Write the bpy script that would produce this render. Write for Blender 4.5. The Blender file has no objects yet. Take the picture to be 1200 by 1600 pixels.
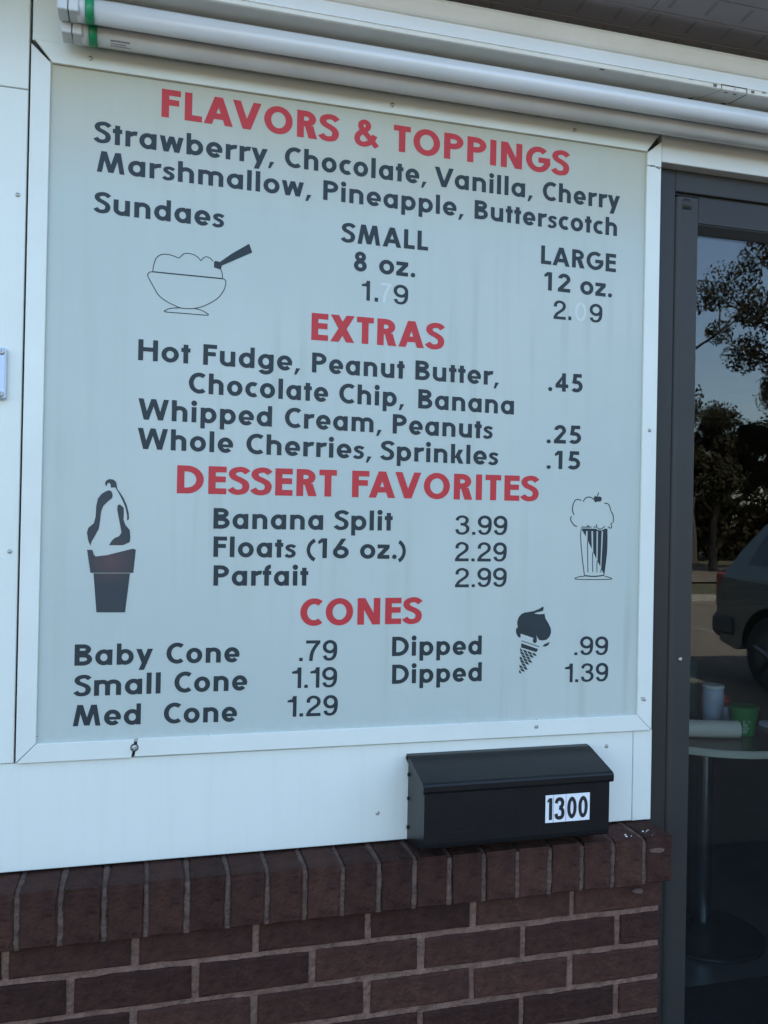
import bpy, bmesh, math, random
from mathutils import Vector, Matrix
random.seed(7)
C = bpy.context.scene.collection
SC = bpy.context.scene

# ------------------------------------------------------------------ camera
cam_d = bpy.data.cameras.new('camera')
cam = bpy.data.objects.new('camera', cam_d)
C.objects.link(cam)
cam_d.sensor_fit = 'VERTICAL'
cam_d.sensor_height = 36.0
cam_d.lens = 36.0 * 1334.4 / 1600.0
cam_d.clip_start = 0.05
cam_d.clip_end = 600
YAW, PITCH, ROLL = 0.2654, 0.0063, 0.0195
_f = Vector((math.sin(YAW) * math.cos(PITCH), math.cos(YAW) * math.cos(PITCH), math.sin(PITCH)))
_r0 = Vector((math.cos(YAW), -math.sin(YAW), 0))
_u0 = _r0.cross(_f)
_r = math.cos(ROLL) * _r0 + math.sin(ROLL) * _u0
_u = -math.sin(ROLL) * _r0 + math.cos(ROLL) * _u0
M = Matrix(((_r.x, _u.x, -_f.x, 0.2144), (_r.y, _u.y, -_f.y, -1.5647), (_r.z, _u.z, -_f.z, 0.4301), (0, 0, 0, 1)))
cam.matrix_world = M
SC.camera = cam

# ------------------------------------------------------------------ light
SUN_EL = math.radians(42)
SUN_AZ = math.radians(12)      # the sun stands behind the building, a little to the right (from +Y towards +X)
world = bpy.data.worlds.new('World')
SC.world = world
world.use_nodes = True
wn = world.node_tree
sky = wn.nodes.new('ShaderNodeTexSky')
sky.sky_type = 'NISHITA'
sky.sun_disc = False
sky.sun_elevation = SUN_EL
sky.sun_rotation = SUN_AZ
sky.air_density = 1.0
sky.dust_density = 2.2
sky.ozone_density = 1.0
bg = wn.nodes['Background']
bg.inputs['Strength'].default_value = 0.15
wn.links.new(sky.outputs[0], bg.inputs['Color'])
sun_d = bpy.data.lights.new('sun', 'SUN')
sun_d.energy = 5.0
sun_d.angle = math.radians(0.5)
sun_d.color = (1.0, 0.93, 0.82)
sun = bpy.data.objects.new('sun', sun_d)
C.objects.link(sun)
_sd = Vector((math.sin(SUN_AZ) * math.cos(SUN_EL), math.cos(SUN_AZ) * math.cos(SUN_EL), math.sin(SUN_EL)))
sun.rotation_euler = _sd.to_track_quat('Z', 'Y').to_euler()
sun.location = (3, 6, 8)
SC.view_settings.view_transform = 'Standard'
SC.view_settings.look = 'None'
SC.view_settings.gamma = 1
SC.view_settings.use_curve_mapping = False
SC.view_settings.exposure = 2.38

# ------------------------------------------------------------------ materials
def mat(name, col, rough=0.5, metal=0.0, noise=None, bump=None, spec=0.5, coat=0.0, rnd=0.0, streak=None):
    """noise=(scale, amount, darker colour) ; bump=(scale, distance) ; rnd = value change per object"""
    m = bpy.data.materials.new(name)
    m.use_nodes = True
    n, l = m.node_tree.nodes, m.node_tree.links
    b = n['Principled BSDF']
    b.inputs['Base Color'].default_value = (*col, 1)
    b.inputs['Roughness'].default_value = rough
    b.inputs['Metallic'].default_value = metal
    b.inputs['Specular IOR Level'].default_value = spec
    b.inputs['Coat Weight'].default_value = coat
    tc = n.new('ShaderNodeTexCoord')
    cur = None
    if noise:
        t = n.new('ShaderNodeTexNoise'); t.inputs['Scale'].default_value = noise[0]
        t.inputs['Detail'].default_value = 6; t.inputs['Roughness'].default_value = 0.6
        l.new(tc.outputs['Object'], t.inputs['Vector'])
        r = n.new('ShaderNodeMapRange'); r.inputs['From Min'].default_value = 0.35; r.inputs['From Max'].default_value = 0.7
        r.inputs['To Max'].default_value = noise[1]
        l.new(t.outputs['Fac'], r.inputs['Value'])
        mx = n.new('ShaderNodeMix'); mx.data_type = 'RGBA'
        mx.inputs[6].default_value = (*col, 1); mx.inputs[7].default_value = (*noise[2], 1)
        l.new(r.outputs[0], mx.inputs[0]); cur = mx.outputs[2]
    if streak:   # (amount, colour): run-down marks, thin across and long downwards
        mp = n.new('ShaderNodeMapping'); mp.inputs['Scale'].default_value = (60, 1, 2.2)
        l.new(tc.outputs['Object'], mp.inputs['Vector'])
        t = n.new('ShaderNodeTexNoise'); t.inputs['Scale'].default_value = 1.0; t.inputs['Detail'].default_value = 4
        l.new(mp.outputs[0], t.inputs['Vector'])
        r = n.new('ShaderNodeMapRange'); r.inputs['From Min'].default_value = 0.5; r.inputs['From Max'].default_value = 0.75
        r.inputs['To Max'].default_value = streak[0]
        l.new(t.outputs['Fac'], r.inputs['Value'])
        mx = n.new('ShaderNodeMix'); mx.data_type = 'RGBA'
        if cur: l.new(cur, mx.inputs[6])
        else: mx.inputs[6].default_value = (*col, 1)
        mx.inputs[7].default_value = (*streak[1], 1)
        l.new(r.outputs[0], mx.inputs[0]); cur = mx.outputs[2]
    if rnd:
        oi = n.new('ShaderNodeObjectInfo')
        r = n.new('ShaderNodeMapRange'); r.inputs['To Min'].default_value = 1 - rnd; r.inputs['To Max'].default_value = 1 + rnd
        l.new(oi.outputs['Random'], r.inputs['Value'])
        h = n.new('ShaderNodeHueSaturation'); l.new(r.outputs[0], h.inputs['Value'])
        if cur: l.new(cur, h.inputs['Color'])
        else: h.inputs['Color'].default_value = (*col, 1)
        cur = h.outputs['Color']
    if cur: l.new(cur, b.inputs['Base Color'])
    if bump:
        t = n.new('ShaderNodeTexNoise'); t.inputs['Scale'].default_value = bump[0]; t.inputs['Detail'].default_value = 8
        l.new(tc.outputs['Object'], t.inputs['Vector'])
        bp = n.new('ShaderNodeBump'); bp.inputs['Distance'].default_value = bump[1]; bp.inputs['Strength'].default_value = 1.0
        l.new(t.outputs['Fac'], bp.inputs['Height']); l.new(bp.outputs[0], b.inputs['Normal'])
    return m

MT = {}
MT['white'] = mat('white_painted_metal', (0.70, 0.72, 0.635), 0.38, noise=(2.5, 0.5, (0.63, 0.65, 0.57)), bump=(6, 0.0012), streak=(0.22, (0.60, 0.61, 0.53)))
MT['header'] = mat('ivory_painted_metal', (0.66, 0.66, 0.60), 0.4, noise=(4, 0.5, (0.58, 0.58, 0.50)), bump=(7, 0.0006))
MT['frame'] = mat('white_frame_metal', (0.70, 0.72, 0.64), 0.33, noise=(6, 0.6, (0.62, 0.63, 0.55)), bump=(12, 0.0004))
MT['dark'] = mat('joint_shade_sheathing', (0.02, 0.022, 0.022), 0.9)  # sheathing coloured black to stand for shade inside the panel joints
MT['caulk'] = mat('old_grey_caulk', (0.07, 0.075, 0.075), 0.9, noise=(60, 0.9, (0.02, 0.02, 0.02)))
MT['path'] = mat('dark_worn_pavement', (0.055, 0.045, 0.036), 0.9, noise=(2, 0.7, (0.04, 0.033, 0.027)), bump=(30, 0.004))
MT['mortar2'] = mat('dark_weathered_mortar', (0.135, 0.086, 0.066), 0.95, noise=(55, 0.9, (0.065, 0.043, 0.034)), bump=(130, 0.007), spec=0.15)
MT['bronze'] = mat('dark_bronze_aluminium', (0.025, 0.0235, 0.020), 0.45, spec=0.35, noise=(14, 0.5, (0.018, 0.0185, 0.018)), bump=(40, 0.0002))
MT['bronze2'] = mat('worn_bronze_aluminium', (0.033, 0.031, 0.027), 0.48, spec=0.35, noise=(10, 0.6, (0.024, 0.0245, 0.023)), bump=(40, 0.0002))
MT['ink'] = mat('faded_black_vinyl', (0.019, 0.029, 0.033), 0.5, noise=(8, 0.6, (0.028, 0.038, 0.042)), spec=0.3)
MT['red'] = mat('faded_red_vinyl', (0.50, 0.036, 0.040), 0.5, noise=(8, 0.6, (0.43, 0.032, 0.036)), spec=0.3)
MT['ghost'] = mat('pale_ghost_lettering', (0.55, 0.60, 0.54), 0.45)
MT['faint'] = mat('faint_ghost_lettering', (0.440, 0.490, 0.435), 0.45)
MT['brick'] = mat('dark_brown_brick', (0.056, 0.024, 0.016), 0.88, noise=(28, 0.9, (0.028, 0.0125, 0.010)), bump=(70, 0.009), spec=0.18, rnd=0.28)
MT['mortar'] = mat('grey_brown_mortar', (0.215, 0.128, 0.094), 0.95, noise=(45, 0.9, (0.11, 0.066, 0.049)), bump=(130, 0.007), spec=0.15)
MT['mbox'] = mat('black_enamel_steel', (0.0065, 0.0068, 0.007), 0.33, noise=(18, 0.6, (0.010, 0.010, 0.011)), bump=(25, 0.0006), spec=0.3)
MT['steel'] = mat('zinc_screw_steel', (0.50, 0.50, 0.48), 0.35, metal=0.9, noise=(300, 0.7, (0.2, 0.18, 0.15)))
MT['whiteplate'] = mat('white_number_tile', (0.75, 0.76, 0.76), 0.4, noise=(30, 0.3, (0.65, 0.66, 0.64)))
MT['black'] = mat('black_print', (0.012, 0.014, 0.018), 0.45)
MT['tube'] = mat('frosted_lamp_tube', (0.66, 0.68, 0.68), 0.30, noise=(6, 0.5, (0.56, 0.58, 0.56)), coat=0.3, spec=0.8)
MT['tube2'] = mat('shaded_lamp_tube', (0.58, 0.58, 0.55), 0.25, noise=(6, 0.5, (0.40, 0.41, 0.38)), coat=0.2)  # rear tube greyer, the front tube's shade put into its colour
MT['holder'] = mat('white_plastic_holder', (0.62, 0.64, 0.63), 0.4, noise=(20, 0.4, (0.5, 0.5, 0.46)))
MT['green'] = mat('green_plastic_band', (0.01, 0.26, 0.10), 0.4)
MT['print'] = mat('grey_tube_print', (0.16, 0.16, 0.15), 0.6)
MT['hood'] = mat('cream_hood_paint', (0.80, 0.79, 0.72), 0.30, noise=(9, 0.6, (0.66, 0.64, 0.54)), bump=(20, 0.0003))  # darker cream than the face, with the crown's shade in the colour
MT['hoodface'] = mat('sky_lit_white_enamel', (0.84, 0.87, 0.86), 0.22, noise=(9, 0.5, (0.76, 0.79, 0.76)), coat=0.4)  # whiter than the hood, sky light on its face painted in
MT['grime'] = mat('rusty_grime', (0.10, 0.075, 0.05), 0.9, noise=(150, 0.8, (0.25, 0.22, 0.16)))
MT['soffit'] = mat('grey_soffit_board', (0.36, 0.34, 0.345), 0.8, noise=(3, 0.6, (0.30, 0.285, 0.29)), bump=(30, 0.001))
MT['slot'] = mat('soffit_slot', (0.27, 0.255, 0.255), 0.9)
MT['plastic'] = mat('blue_grey_plastic', (0.42, 0.50, 0.62), 0.18, coat=0.5)
MT['asphalt'] = mat('grey_asphalt', (0.125, 0.102, 0.075), 0.9, noise=(1.2, 0.8, (0.09, 0.074, 0.055)), bump=(40, 0.01))
MT['concrete'] = mat('pale_concrete', (0.20, 0.185, 0.16), 0.9, noise=(2, 0.7, (0.15, 0.14, 0.12)), bump=(30, 0.004))
MT['grass'] = mat('dry_grass', (0.050, 0.052, 0.022), 0.95, noise=(1.5, 0.9, (0.075, 0.060, 0.030)), bump=(20, 0.03))
MT['bark'] = mat('grey_bark', (0.045, 0.036, 0.030), 0.95, noise=(6, 0.8, (0.04, 0.032, 0.027)), bump=(20, 0.02))
MT['leaf'] = mat('autumn_oak_leaf', (0.018, 0.022, 0.010), 0.8, rnd=0.25, noise=(1.3, 1.0, (0.032, 0.022, 0.011)), spec=0.2)
MT['under'] = mat('undergrowth_leaf', (0.020, 0.021, 0.010), 0.9, noise=(0.6, 1.0, (0.030, 0.020, 0.011)), spec=0.1)
MT['carpaint'] = mat('grey_car_paint', (0.10, 0.112, 0.110), 0.35, metal=0.4, coat=0.5)
MT['carglass'] = mat('dark_car_glass', (0.01, 0.012, 0.015), 0.06, spec=0.8)
MT['rubber'] = mat('tyre_rubber', (0.02, 0.02, 0.02), 0.85)
MT['bumper'] = mat('dark_bumper_plastic', (0.05, 0.052, 0.052), 0.6)
MT['rim'] = mat('alloy_rim', (0.12, 0.12, 0.125), 0.35, metal=0.8)
MT['lamp'] = mat('red_lamp_lens', (0.22, 0.03, 0.03), 0.15, coat=0.6)
MT['tile'] = mat('dark_floor_tile', (0.13, 0.125, 0.125), 0.3, noise=(7, 0.6, (0.07, 0.07, 0.08)))
MT['inwall'] = mat('dim_interior_wall', (0.09, 0.075, 0.06), 0.8, noise=(3, 0.5, (0.12, 0.10, 0.09)))
MT['wood'] = mat('brown_laminate', (0.14, 0.085, 0.06), 0.25, noise=(5, 0.8, (0.09, 0.055, 0.04)))
MT['edge'] = mat('pale_table_edge', (0.52, 0.52, 0.45), 0.4)
MT['chrome'] = mat('chrome_pole', (0.6, 0.62, 0.64), 0.22, metal=1.0)
MT['base'] = mat('black_cast_base', (0.02, 0.021, 0.024), 0.4)
MT['paper'] = mat('white_paper', (0.7, 0.66, 0.6), 0.7)
MT['jug'] = mat('white_blue_plastic', (0.60, 0.66, 0.78), 0.35, noise=(25, 0.5, (0.35, 0.45, 0.7)))
MT['cup'] = mat('green_plastic_cup', (0.01, 0.22, 0.06), 0.35)
MT['redplastic'] = mat('red_plastic', (0.45, 0.03, 0.02), 0.4)
MT['teal'] = mat('dark_teal_fabric', (0.015, 0.07, 0.06), 0.7)
MT['roof'] = mat('roof_membrane', (0.12, 0.12, 0.12), 0.9)
MT['mat'] = mat('dark_door_mat', (0.02, 0.02, 0.024), 0.95, bump=(200, 0.004))

def board_material():
    m = bpy.data.materials.new('menu_board_face'); m.use_nodes = True
    n, l = m.node_tree.nodes, m.node_tree.links
    b = n['Principled BSDF']; b.inputs['Roughness'].default_value = 0.42
    tc = n.new('ShaderNodeTexCoord')
    sep = n.new('ShaderNodeSeparateXYZ'); l.new(tc.outputs['Object'], sep.inputs[0])
    def noise(scale, det, mscale):
        mp = n.new('ShaderNodeMapping'); mp.inputs['Scale'].default_value = mscale
        l.new(tc.outputs['Object'], mp.inputs['Vector'])
        t = n.new('ShaderNodeTexNoise'); t.inputs['Scale'].default_value = scale; t.inputs['Detail'].default_value = det
        l.new(mp.outputs[0], t.inputs['Vector']); return t.outputs['Fac']
    def rng(v, a, b_, c=0.0, d=1.0):
        r = n.new('ShaderNodeMapRange'); l.new(v, r.inputs['Value'])
        for k, x in zip(('From Min', 'From Max', 'To Min', 'To Max'), (a, b_, c, d)): r.inputs[k].default_value = x
        return r.outputs[0]
    def mul(a, b_):
        r = n.new('ShaderNodeMath'); r.operation = 'MULTIPLY'; l.new(a, r.inputs[0]); l.new(b_, r.inputs[1]); return r.outputs[0]
    def mix(fac, a, col):
        x = n.new('ShaderNodeMix'); x.data_type = 'RGBA'; l.new(fac, x.inputs[0])
        if isinstance(a, tuple): x.inputs[6].default_value = (*a, 1)
        else: l.new(a, x.inputs[6])
        x.inputs[7].default_value = (*col, 1); return x.outputs[2]
    c = mix(rng(noise(2.3, 6, (1, 1, 1.3)), 0.35, 0.68), (0.425, 0.478, 0.425), (0.475, 0.515, 0.455))
    c = mix(mul(rng(noise(1, 6, (41, 1, 1.6)), 0.5, 0.8, 0, 0.8), rng(noise(3.1, 3, (1, 1, 1)), 0.4, 0.65)), c, (0.35, 0.385, 0.325))          # run-down streaks
    c = mix(rng(noise(1, 3, (21, 1, 3)), 0.55, 0.85, 0, 0.2), c, (0.53, 0.57, 0.52))              # paler washed streaks
    top = rng(sep.outputs['Z'], 0.98, 1.18)                                                     # yellowed film at the upper edge, hood shade and warm bounce painted in
    c = mix(mul(top, rng(noise(4, 4, (1, 1, 2)), 0.25, 0.75, 0.5, 1.0)), c, (0.44, 0.40, 0.265))
    c = mix(mul(rng(sep.outputs['Z'], 0.06, 0.03), rng(noise(60, 3, (1, 1, 1)), 0.45, 0.7, 0.0, 0.5)), c, (0.40, 0.42, 0.40))
    l.new(c, b.inputs['Base Color'])
    t = noise(7, 3, (1, 1, 1)); bp = n.new('ShaderNodeBump'); bp.inputs['Distance'].default_value = 0.0006
    l.new(t, bp.inputs['Height']); l.new(bp.outputs[0], b.inputs['Normal'])
    return m
MT['board'] = board_material()

def cup_print_material():
    m = mat('faded_brown_black_print', (0.019, 0.027, 0.032), 0.5)
    n, l = m.node_tree.nodes, m.node_tree.links; b = n['Principled BSDF']
    tc = n.new('ShaderNodeTexCoord')
    v = n.new('ShaderNodeVectorMath'); v.operation = 'DISTANCE'; v.inputs[1].default_value = (-0.464, 0, 0.345)
    l.new(tc.outputs['Object'], v.inputs[0])
    r = n.new('ShaderNodeMapRange'); r.inputs['From Min'].default_value = 0.045; r.inputs['From Max'].default_value = 0.0; r.inputs['To Max'].default_value = 0.5
    l.new(v.outputs['Value'], r.inputs['Value'])
    x = n.new('ShaderNodeMix'); x.data_type = 'RGBA'
    x.inputs[6].default_value = (0.019, 0.027, 0.032, 1); x.inputs[7].default_value = (0.13, 0.055, 0.05, 1)
    l.new(r.outputs[0], x.inputs[0]); l.new(x.outputs[2], b.inputs['Base Color'])
    return m
MT['cupprint'] = cup_print_material()

def glass_material():
    m = bpy.data.materials.new('tinted_window_glass'); m.use_nodes = True
    n, l = m.node_tree.nodes, m.node_tree.links
    n.remove(n['Principled BSDF'])
    out = n['Material Output']
    g = n.new('ShaderNodeBsdfGlossy'); g.inputs['Roughness'].default_value = 0.0; g.inputs['Color'].default_value = (0.93, 0.97, 1, 1)
    t = n.new('ShaderNodeBsdfTransparent'); t.inputs['Color'].default_value = (0.84, 0.87, 0.85, 1)
    fr = n.new('ShaderNodeFresnel')
    ge = n.new('ShaderNodeNewGeometry')     # a ray leaving the pane's back face meets the same 1.5 step (the pane does not bend it)
    ir = n.new('ShaderNodeMapRange'); ir.inputs['To Min'].default_value = 1.5; ir.inputs['To Max'].default_value = 1 / 1.5
    l.new(ge.outputs['Backfacing'], ir.inputs['Value']); l.new(ir.outputs[0], fr.inputs['IOR'])
    mx = n.new('ShaderNodeMixShader')
    l.new(fr.outputs[0], mx.inputs[0]); l.new(t.outputs[0], mx.inputs[1]); l.new(g.outputs[0], mx.inputs[2])
    l.new(mx.outputs[0], out.inputs['Surface'])
    return m
MT['glass'] = glass_material()

# ------------------------------------------------------------------ helpers
def tag(o, label=None, cat=None, group=None, kind=None):
    if label: o['label'] = label
    if cat: o['category'] = cat
    if group: o['group'] = group
    if kind: o['kind'] = kind
    return o

def thing(name, label, cat, loc=(0, 0, 0), group=None):
    o = bpy.data.objects.new(name, None); C.objects.link(o)
    o.empty_display_size = 0.1; o.location = loc
    return tag(o, label, cat, group)

def wloc(o):
    v = Vector((0, 0, 0))
    while o: v += Vector(o.location); o = o.parent
    return v

def link_mesh(name, me, parent=None, loc=(0, 0, 0)):
    o = bpy.data.objects.new(name, me); C.objects.link(o)
    if parent: o.parent = parent
    o.location = Vector(loc) - (wloc(parent) if parent else Vector((0, 0, 0)))
    return o

def build(name, vs, fs, material, parent=None, smooth=False, loc=None):
    """mesh from world coordinates; loc = its origin (default: the parent's)"""
    base = Vector(loc) if loc is not None else (wloc(parent) if parent else Vector((0, 0, 0)))
    me = bpy.data.meshes.new(name)
    me.from_pydata([tuple(Vector(v) - base) for v in vs], [], fs)
    me.materials.append(MT[material] if isinstance(material, str) else material)
    if smooth:
        for p in me.polygons: p.use_smooth = True
    me.update()
    return link_mesh(name, me, parent, base)

class MB:
    def __init__(s): s.v = []; s.f = []
    def add(s, vs, fs):
        k = len(s.v); s.v += [tuple(v) for v in vs]; s.f += [tuple(i + k for i in f) for f in fs]; return s
    def box(s, x0, x1, y0, y1, z0, z1):
        return s.add([(x0, y0, z0), (x1, y0, z0), (x1, y1, z0), (x0, y1, z0), (x0, y0, z1), (x1, y0, z1), (x1, y1, z1), (x0, y1, z1)],
                     [(0, 3, 2, 1), (4, 5, 6, 7), (0, 1, 5, 4), (1, 2, 6, 5), (2, 3, 7, 6), (3, 0, 4, 7)])
    def cbox(s, x0, x1, y0, y1, z0, z1, c=0.002):
        """box with all edges chamfered"""
        bm = bmesh.new(); bmesh.ops.create_cube(bm, size=1)
        for v in bm.verts:
            v.co = Vector(((x0 + x1) / 2 + v.co.x * (x1 - x0), (y0 + y1) / 2 + v.co.y * (y1 - y0), (z0 + z1) / 2 + v.co.z * (z1 - z0)))
        bmesh.ops.bevel(bm, geom=list(bm.edges), offset=c, segments=1, affect='EDGES')
        bm.verts.index_update()
        s.add([tuple(v.co) for v in bm.verts], [tuple(v.index for v in f.verts) for f in bm.faces]); bm.free(); return s
    def plate(s, poly, yb, yf, ch=0.001):
        """convex counter-clockwise (seen from -Y) XZ polygon, back at yb, front (towards -Y) at yf, chamfered front edge"""
        n = len(poly); ins = []
        for i in range(n):
            a, b, c = Vector(poly[i - 1]), Vector(poly[i]), Vector(poly[(i + 1) % n])
            d1 = (b - a).normalized(); d2 = (c - b).normalized()
            n1 = Vector((-d1.y, d1.x)); n2 = Vector((-d2.y, d2.x))
            k = (n1 + n2); k = k / max(0.3, (1 + n1.dot(n2)))
            ins.append(b + k * ch)
        vs = [(p[0], yb, p[1]) for p in poly] + [(p[0], yf + ch, p[1]) for p in poly] + [(p[0], yf, p[1]) for p in ins]
        fs = [tuple(range(n - 1, -1, -1)), tuple(range(2 * n, 3 * n))]
        for i in range(n):
            j = (i + 1) % n
            fs += [(i, j, n + j, n + i), (n + i, n + j, 2 * n + j, 2 * n + i)]
        return s.add(vs, fs)
    def rect(s, x0, x1, z0, z1, yb, yf, ch=0.001):
        return s.plate([(x0, z0), (x1, z0), (x1, z1), (x0, z1)], yb, yf, ch)
    def profx(s, prof, x0, x1):
        """closed (y,z) profile extruded along x"""
        n = len(prof)
        return s.add([(x0, y, z) for y, z in prof] + [(x1, y, z) for y, z in prof],
                     [tuple(range(n)), tuple(range(2 * n - 1, n - 1, -1))] + [(i, (i + 1) % n + 0, (i + 1) % n + n, i + n)[::-1] for i in range(n)])
    def tube(s, a, b, ra, rb=None, n=12, caps=True):
        rb = ra if rb is None else rb
        a, b = Vector(a), Vector(b); d = (b - a).normalized()
        e = d.orthogonal().normalized(); g = d.cross(e)
        vs = []
        for c, r in ((a, ra), (b, rb)):
            for i in range(n):
                t = 2 * math.pi * i / n; vs.append(c + (e * math.cos(t) + g * math.sin(t)) * r)
        fs = [(i, (i + 1) % n, n + (i + 1) % n, n + i) for i in range(n)]
        if caps: fs += [tuple(range(n - 1, -1, -1)), tuple(range(n, 2 * n))]
        return s.add(vs, fs)
    def lathe(s, c, prof, n=24, axis='z'):
        """prof = [(radius, height)...] about an axis through c"""
        c = Vector(c); m = len(prof); vs = []
        for r, h in prof:
            for i in range(n):
                t = 2 * math.pi * i / n; a, b = r * math.cos(t), r * math.sin(t)
                vs.append(c + (Vector((a, b, h)) if axis == 'z' else Vector((a, -h, b))))
        fs = []
        for k in range(m - 1):
            for i in range(n):
                j = (i + 1) % n; fs.append((k * n + i, k * n + j, (k + 1) * n + j, (k + 1) * n + i))
        fs += [tuple(range(n - 1, -1, -1)), tuple(range((m - 1) * n, m * n))]
        return s.add(vs, fs)
    def build(s, name, material, parent=None, smooth=False, loc=None):
        return build(name, s.v, s.f, material, parent, smooth, loc)

def screw(parent, x, y, z, r=0.0042, name='screw'):
    """pan-head screw with a cross recess, head towards -Y"""
    m = MB()
    m.lathe((x, y, z), [(r, -0.001), (r, 0.0008), (r * 0.8, 0.002), (r * 0.42, 0.0025), (r * 0.40, 0.0014), (r * 0.05, 0.0010)], 14, 'y')
    o = m.build(name, 'steel', parent, smooth=False)
    return o

# ------------------------------------------------------------------ ground and setting
GZ = -1.05      # level of the parking lot and of the door sill
def ground(name, x0, x1, y0, y1, z, material):
    o = MB().add([(x0, y0, z), (x1, y0, z), (x1, y1, z), (x0, y1, z)], [(0, 1, 2, 3)]).build(name, material, loc=((x0 + x1) / 2, (y0 + y1) / 2, z))
    return tag(o, kind='structure')
ground('ground', -300, 300, -300, 300, GZ - 0.16, 'grass')
o = MB().box(-30, 40, -1.75, -0.05, GZ - 0.15, GZ).build('pavement', 'path', loc=(0, -0.9, GZ)); tag(o, kind='structure')
ground('parking_lot', -40, 60, -13.6, -1.75, GZ - 0.12, 'asphalt')
o = MB().box(-40, 60, -13.78, -13.6, GZ - 0.15, GZ + 0.01).build('kerb', 'concrete', loc=(0, -13.7, GZ)); tag(o, kind='structure')
ground('road', -120, 120, -25.5, -18.5, GZ - 0.11, 'asphalt')
ln = MB()
for k in range(-6, 14):
    ln.add([(k * 2.7 + 0.1, -12.9, GZ - 0.116), (k * 2.7 + 0.2, -12.9, GZ - 0.116), (k * 2.7 + 0.2, -8.4, GZ - 0.116), (k * 2.7 + 0.1, -8.4, GZ - 0.116)], [(0, 1, 2, 3)])
tag(ln.build('parking_lines', 'concrete', loc=(0, -10.6, GZ)), kind='structure')

# ------------------------------------------------------------------ building mass behind the shop front
bld = thing('shop_building', 'flat-roofed shop building whose white metal front carries the menu board', 'building', (1, 0, GZ))
bld['kind'] = 'structure'; del bld['category']; del bld['label']
m = MB()
m.box(-6, 1.224, 0.035, 0.16, GZ, 2.3)                         # sheathing behind the panels
m.box(2.262, 9.0, 0.035, 0.16, GZ, 2.3)
m.box(1.224, 2.262, 0.16, 0.30, 1.19, 2.3)
m.build('sheathing', 'dark', bld)
MB().box(-6, -5.9, 0.16, 5.4, GZ, 2.3).box(8.9, 9.0, 0.16, 5.4, GZ, 2.3).box(-5.9, 8.9, 5.3, 5.4, GZ, 2.3).build('rear_wall', 'inwall', bld)
MB().box(-5.9, 8.9, 0.16, 5.3, 1.42, 1.46).build('ceiling', 'inwall', bld)
MB().box(-6.2, 9.2, -0.27, 5.6, 3.60, 3.72).build('roof', 'roof', bld)
MB().box(-6.2, 9.2, -0.295, -0.2735, 1.393, 3.9).build('fascia', 'white', bld)
MB().box(-6.0, 9.0, 0.165, 5.3, GZ - 0.12, GZ - 0.004).build('interior_floor', 'tile', bld)

# soffit under the eave: narrow boards with short vent slots, dim because only the ground lights it
sof = thing('porch_soffit', 'dim grey soffit of narrow boards with short vent slots above the white lamp hood', 'soffit', (1, -0.15, 1.394))
ys = [-0.020, -0.083, -0.146, -0.209, -0.272]
for k in range(4):
    for (xa, xb) in ((-6.0, -2.4), (-2.399, 1.10), (1.101, 4.6), (4.601, 9.0)):
        MB().cbox(xa, xb, ys[k + 1] + 0.0008, ys[k] - 0.0008, 1.395, 1.407, 0.0010).build('soffit_board', 'soffit', sof)
MB().box(-6.0, 9.0, -0.272, -0.002, 1.4085, 1.42).build('backing_board', 'soffit', sof)
sl = MB()
for k in range(-30, 90):
    x = k * 0.079 + 0.02
    if x < -2 or x > 6: continue
    for j in (0, 1, 2):
        y = ys[j] - 0.036
        sl.add([(x - 0.003, y - 0.020, 1.3943), (x + 0.003, y - 0.020, 1.3943), (x + 0.006, y + 0.020, 1.3943), (x + 0.000, y + 0.020, 1.3943)], [(0, 1, 2, 3)])
tag(sl.build('vent_slot', 'slot', sof), kind='stuff')

# ------------------------------------------------------------------ white metal wall panels
pw = thing('panelled_wall', 'white painted metal wall panels with thin dark joints around the menu board', 'wall', (0.3, 0.02, -0.186))
def panel(x0, x1, z0, z1, yf=0.001, name='wall_panel', material='white', label=None):
    o = MB().rect(x0, x1, z0, z1, 0.034, yf, 0.0012).build(name, material, pw)
    if label: o['label'] = label
    return o
panel(-1.2, -0.0035, 0.0, 1.1478)                       # tall panel left of the sign
panel(-1.2, -0.0035, 1.1492, 1.3935)
panel(-2.6, -1.203, 0.0, 1.3935)
panel(0.0005, 1.2217, 1.2365, 1.3935, 0.004)             # between the sign frame and the lamp hood
panel(-1.2, 1.1832, -0.1855, -0.0012, 0.0035)           # long panel under the sign
panel(1.1846, 1.2277, -0.1865, -0.0012, 0.0035, 'corner_strip')
panel(-2.6, -1.203, -0.1855, -0.002, 0.0035)
hd = panel(1.2243, 2.262, 1.1825, 1.3935, 0.0, 'door_header', 'header', 'ivory header panel above the glass door')
MB().box(1.2243, 2.262, 0.034, 0.16, 1.1825, 1.1865).build('header_return', 'header', pw)
panel(2.264, 4.2, -0.186, 1.3935, 0.001)
for x, z in ((-0.017, 0.9668), (0.6392, -0.1311), (1.122, -0.0292), (-0.017, 0.36), (-0.6, 0.9668), (-0.6, 0.36)):
    screw(pw, x, 0.001 if x < 0 else 0.0035, z, 0.0038)

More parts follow.
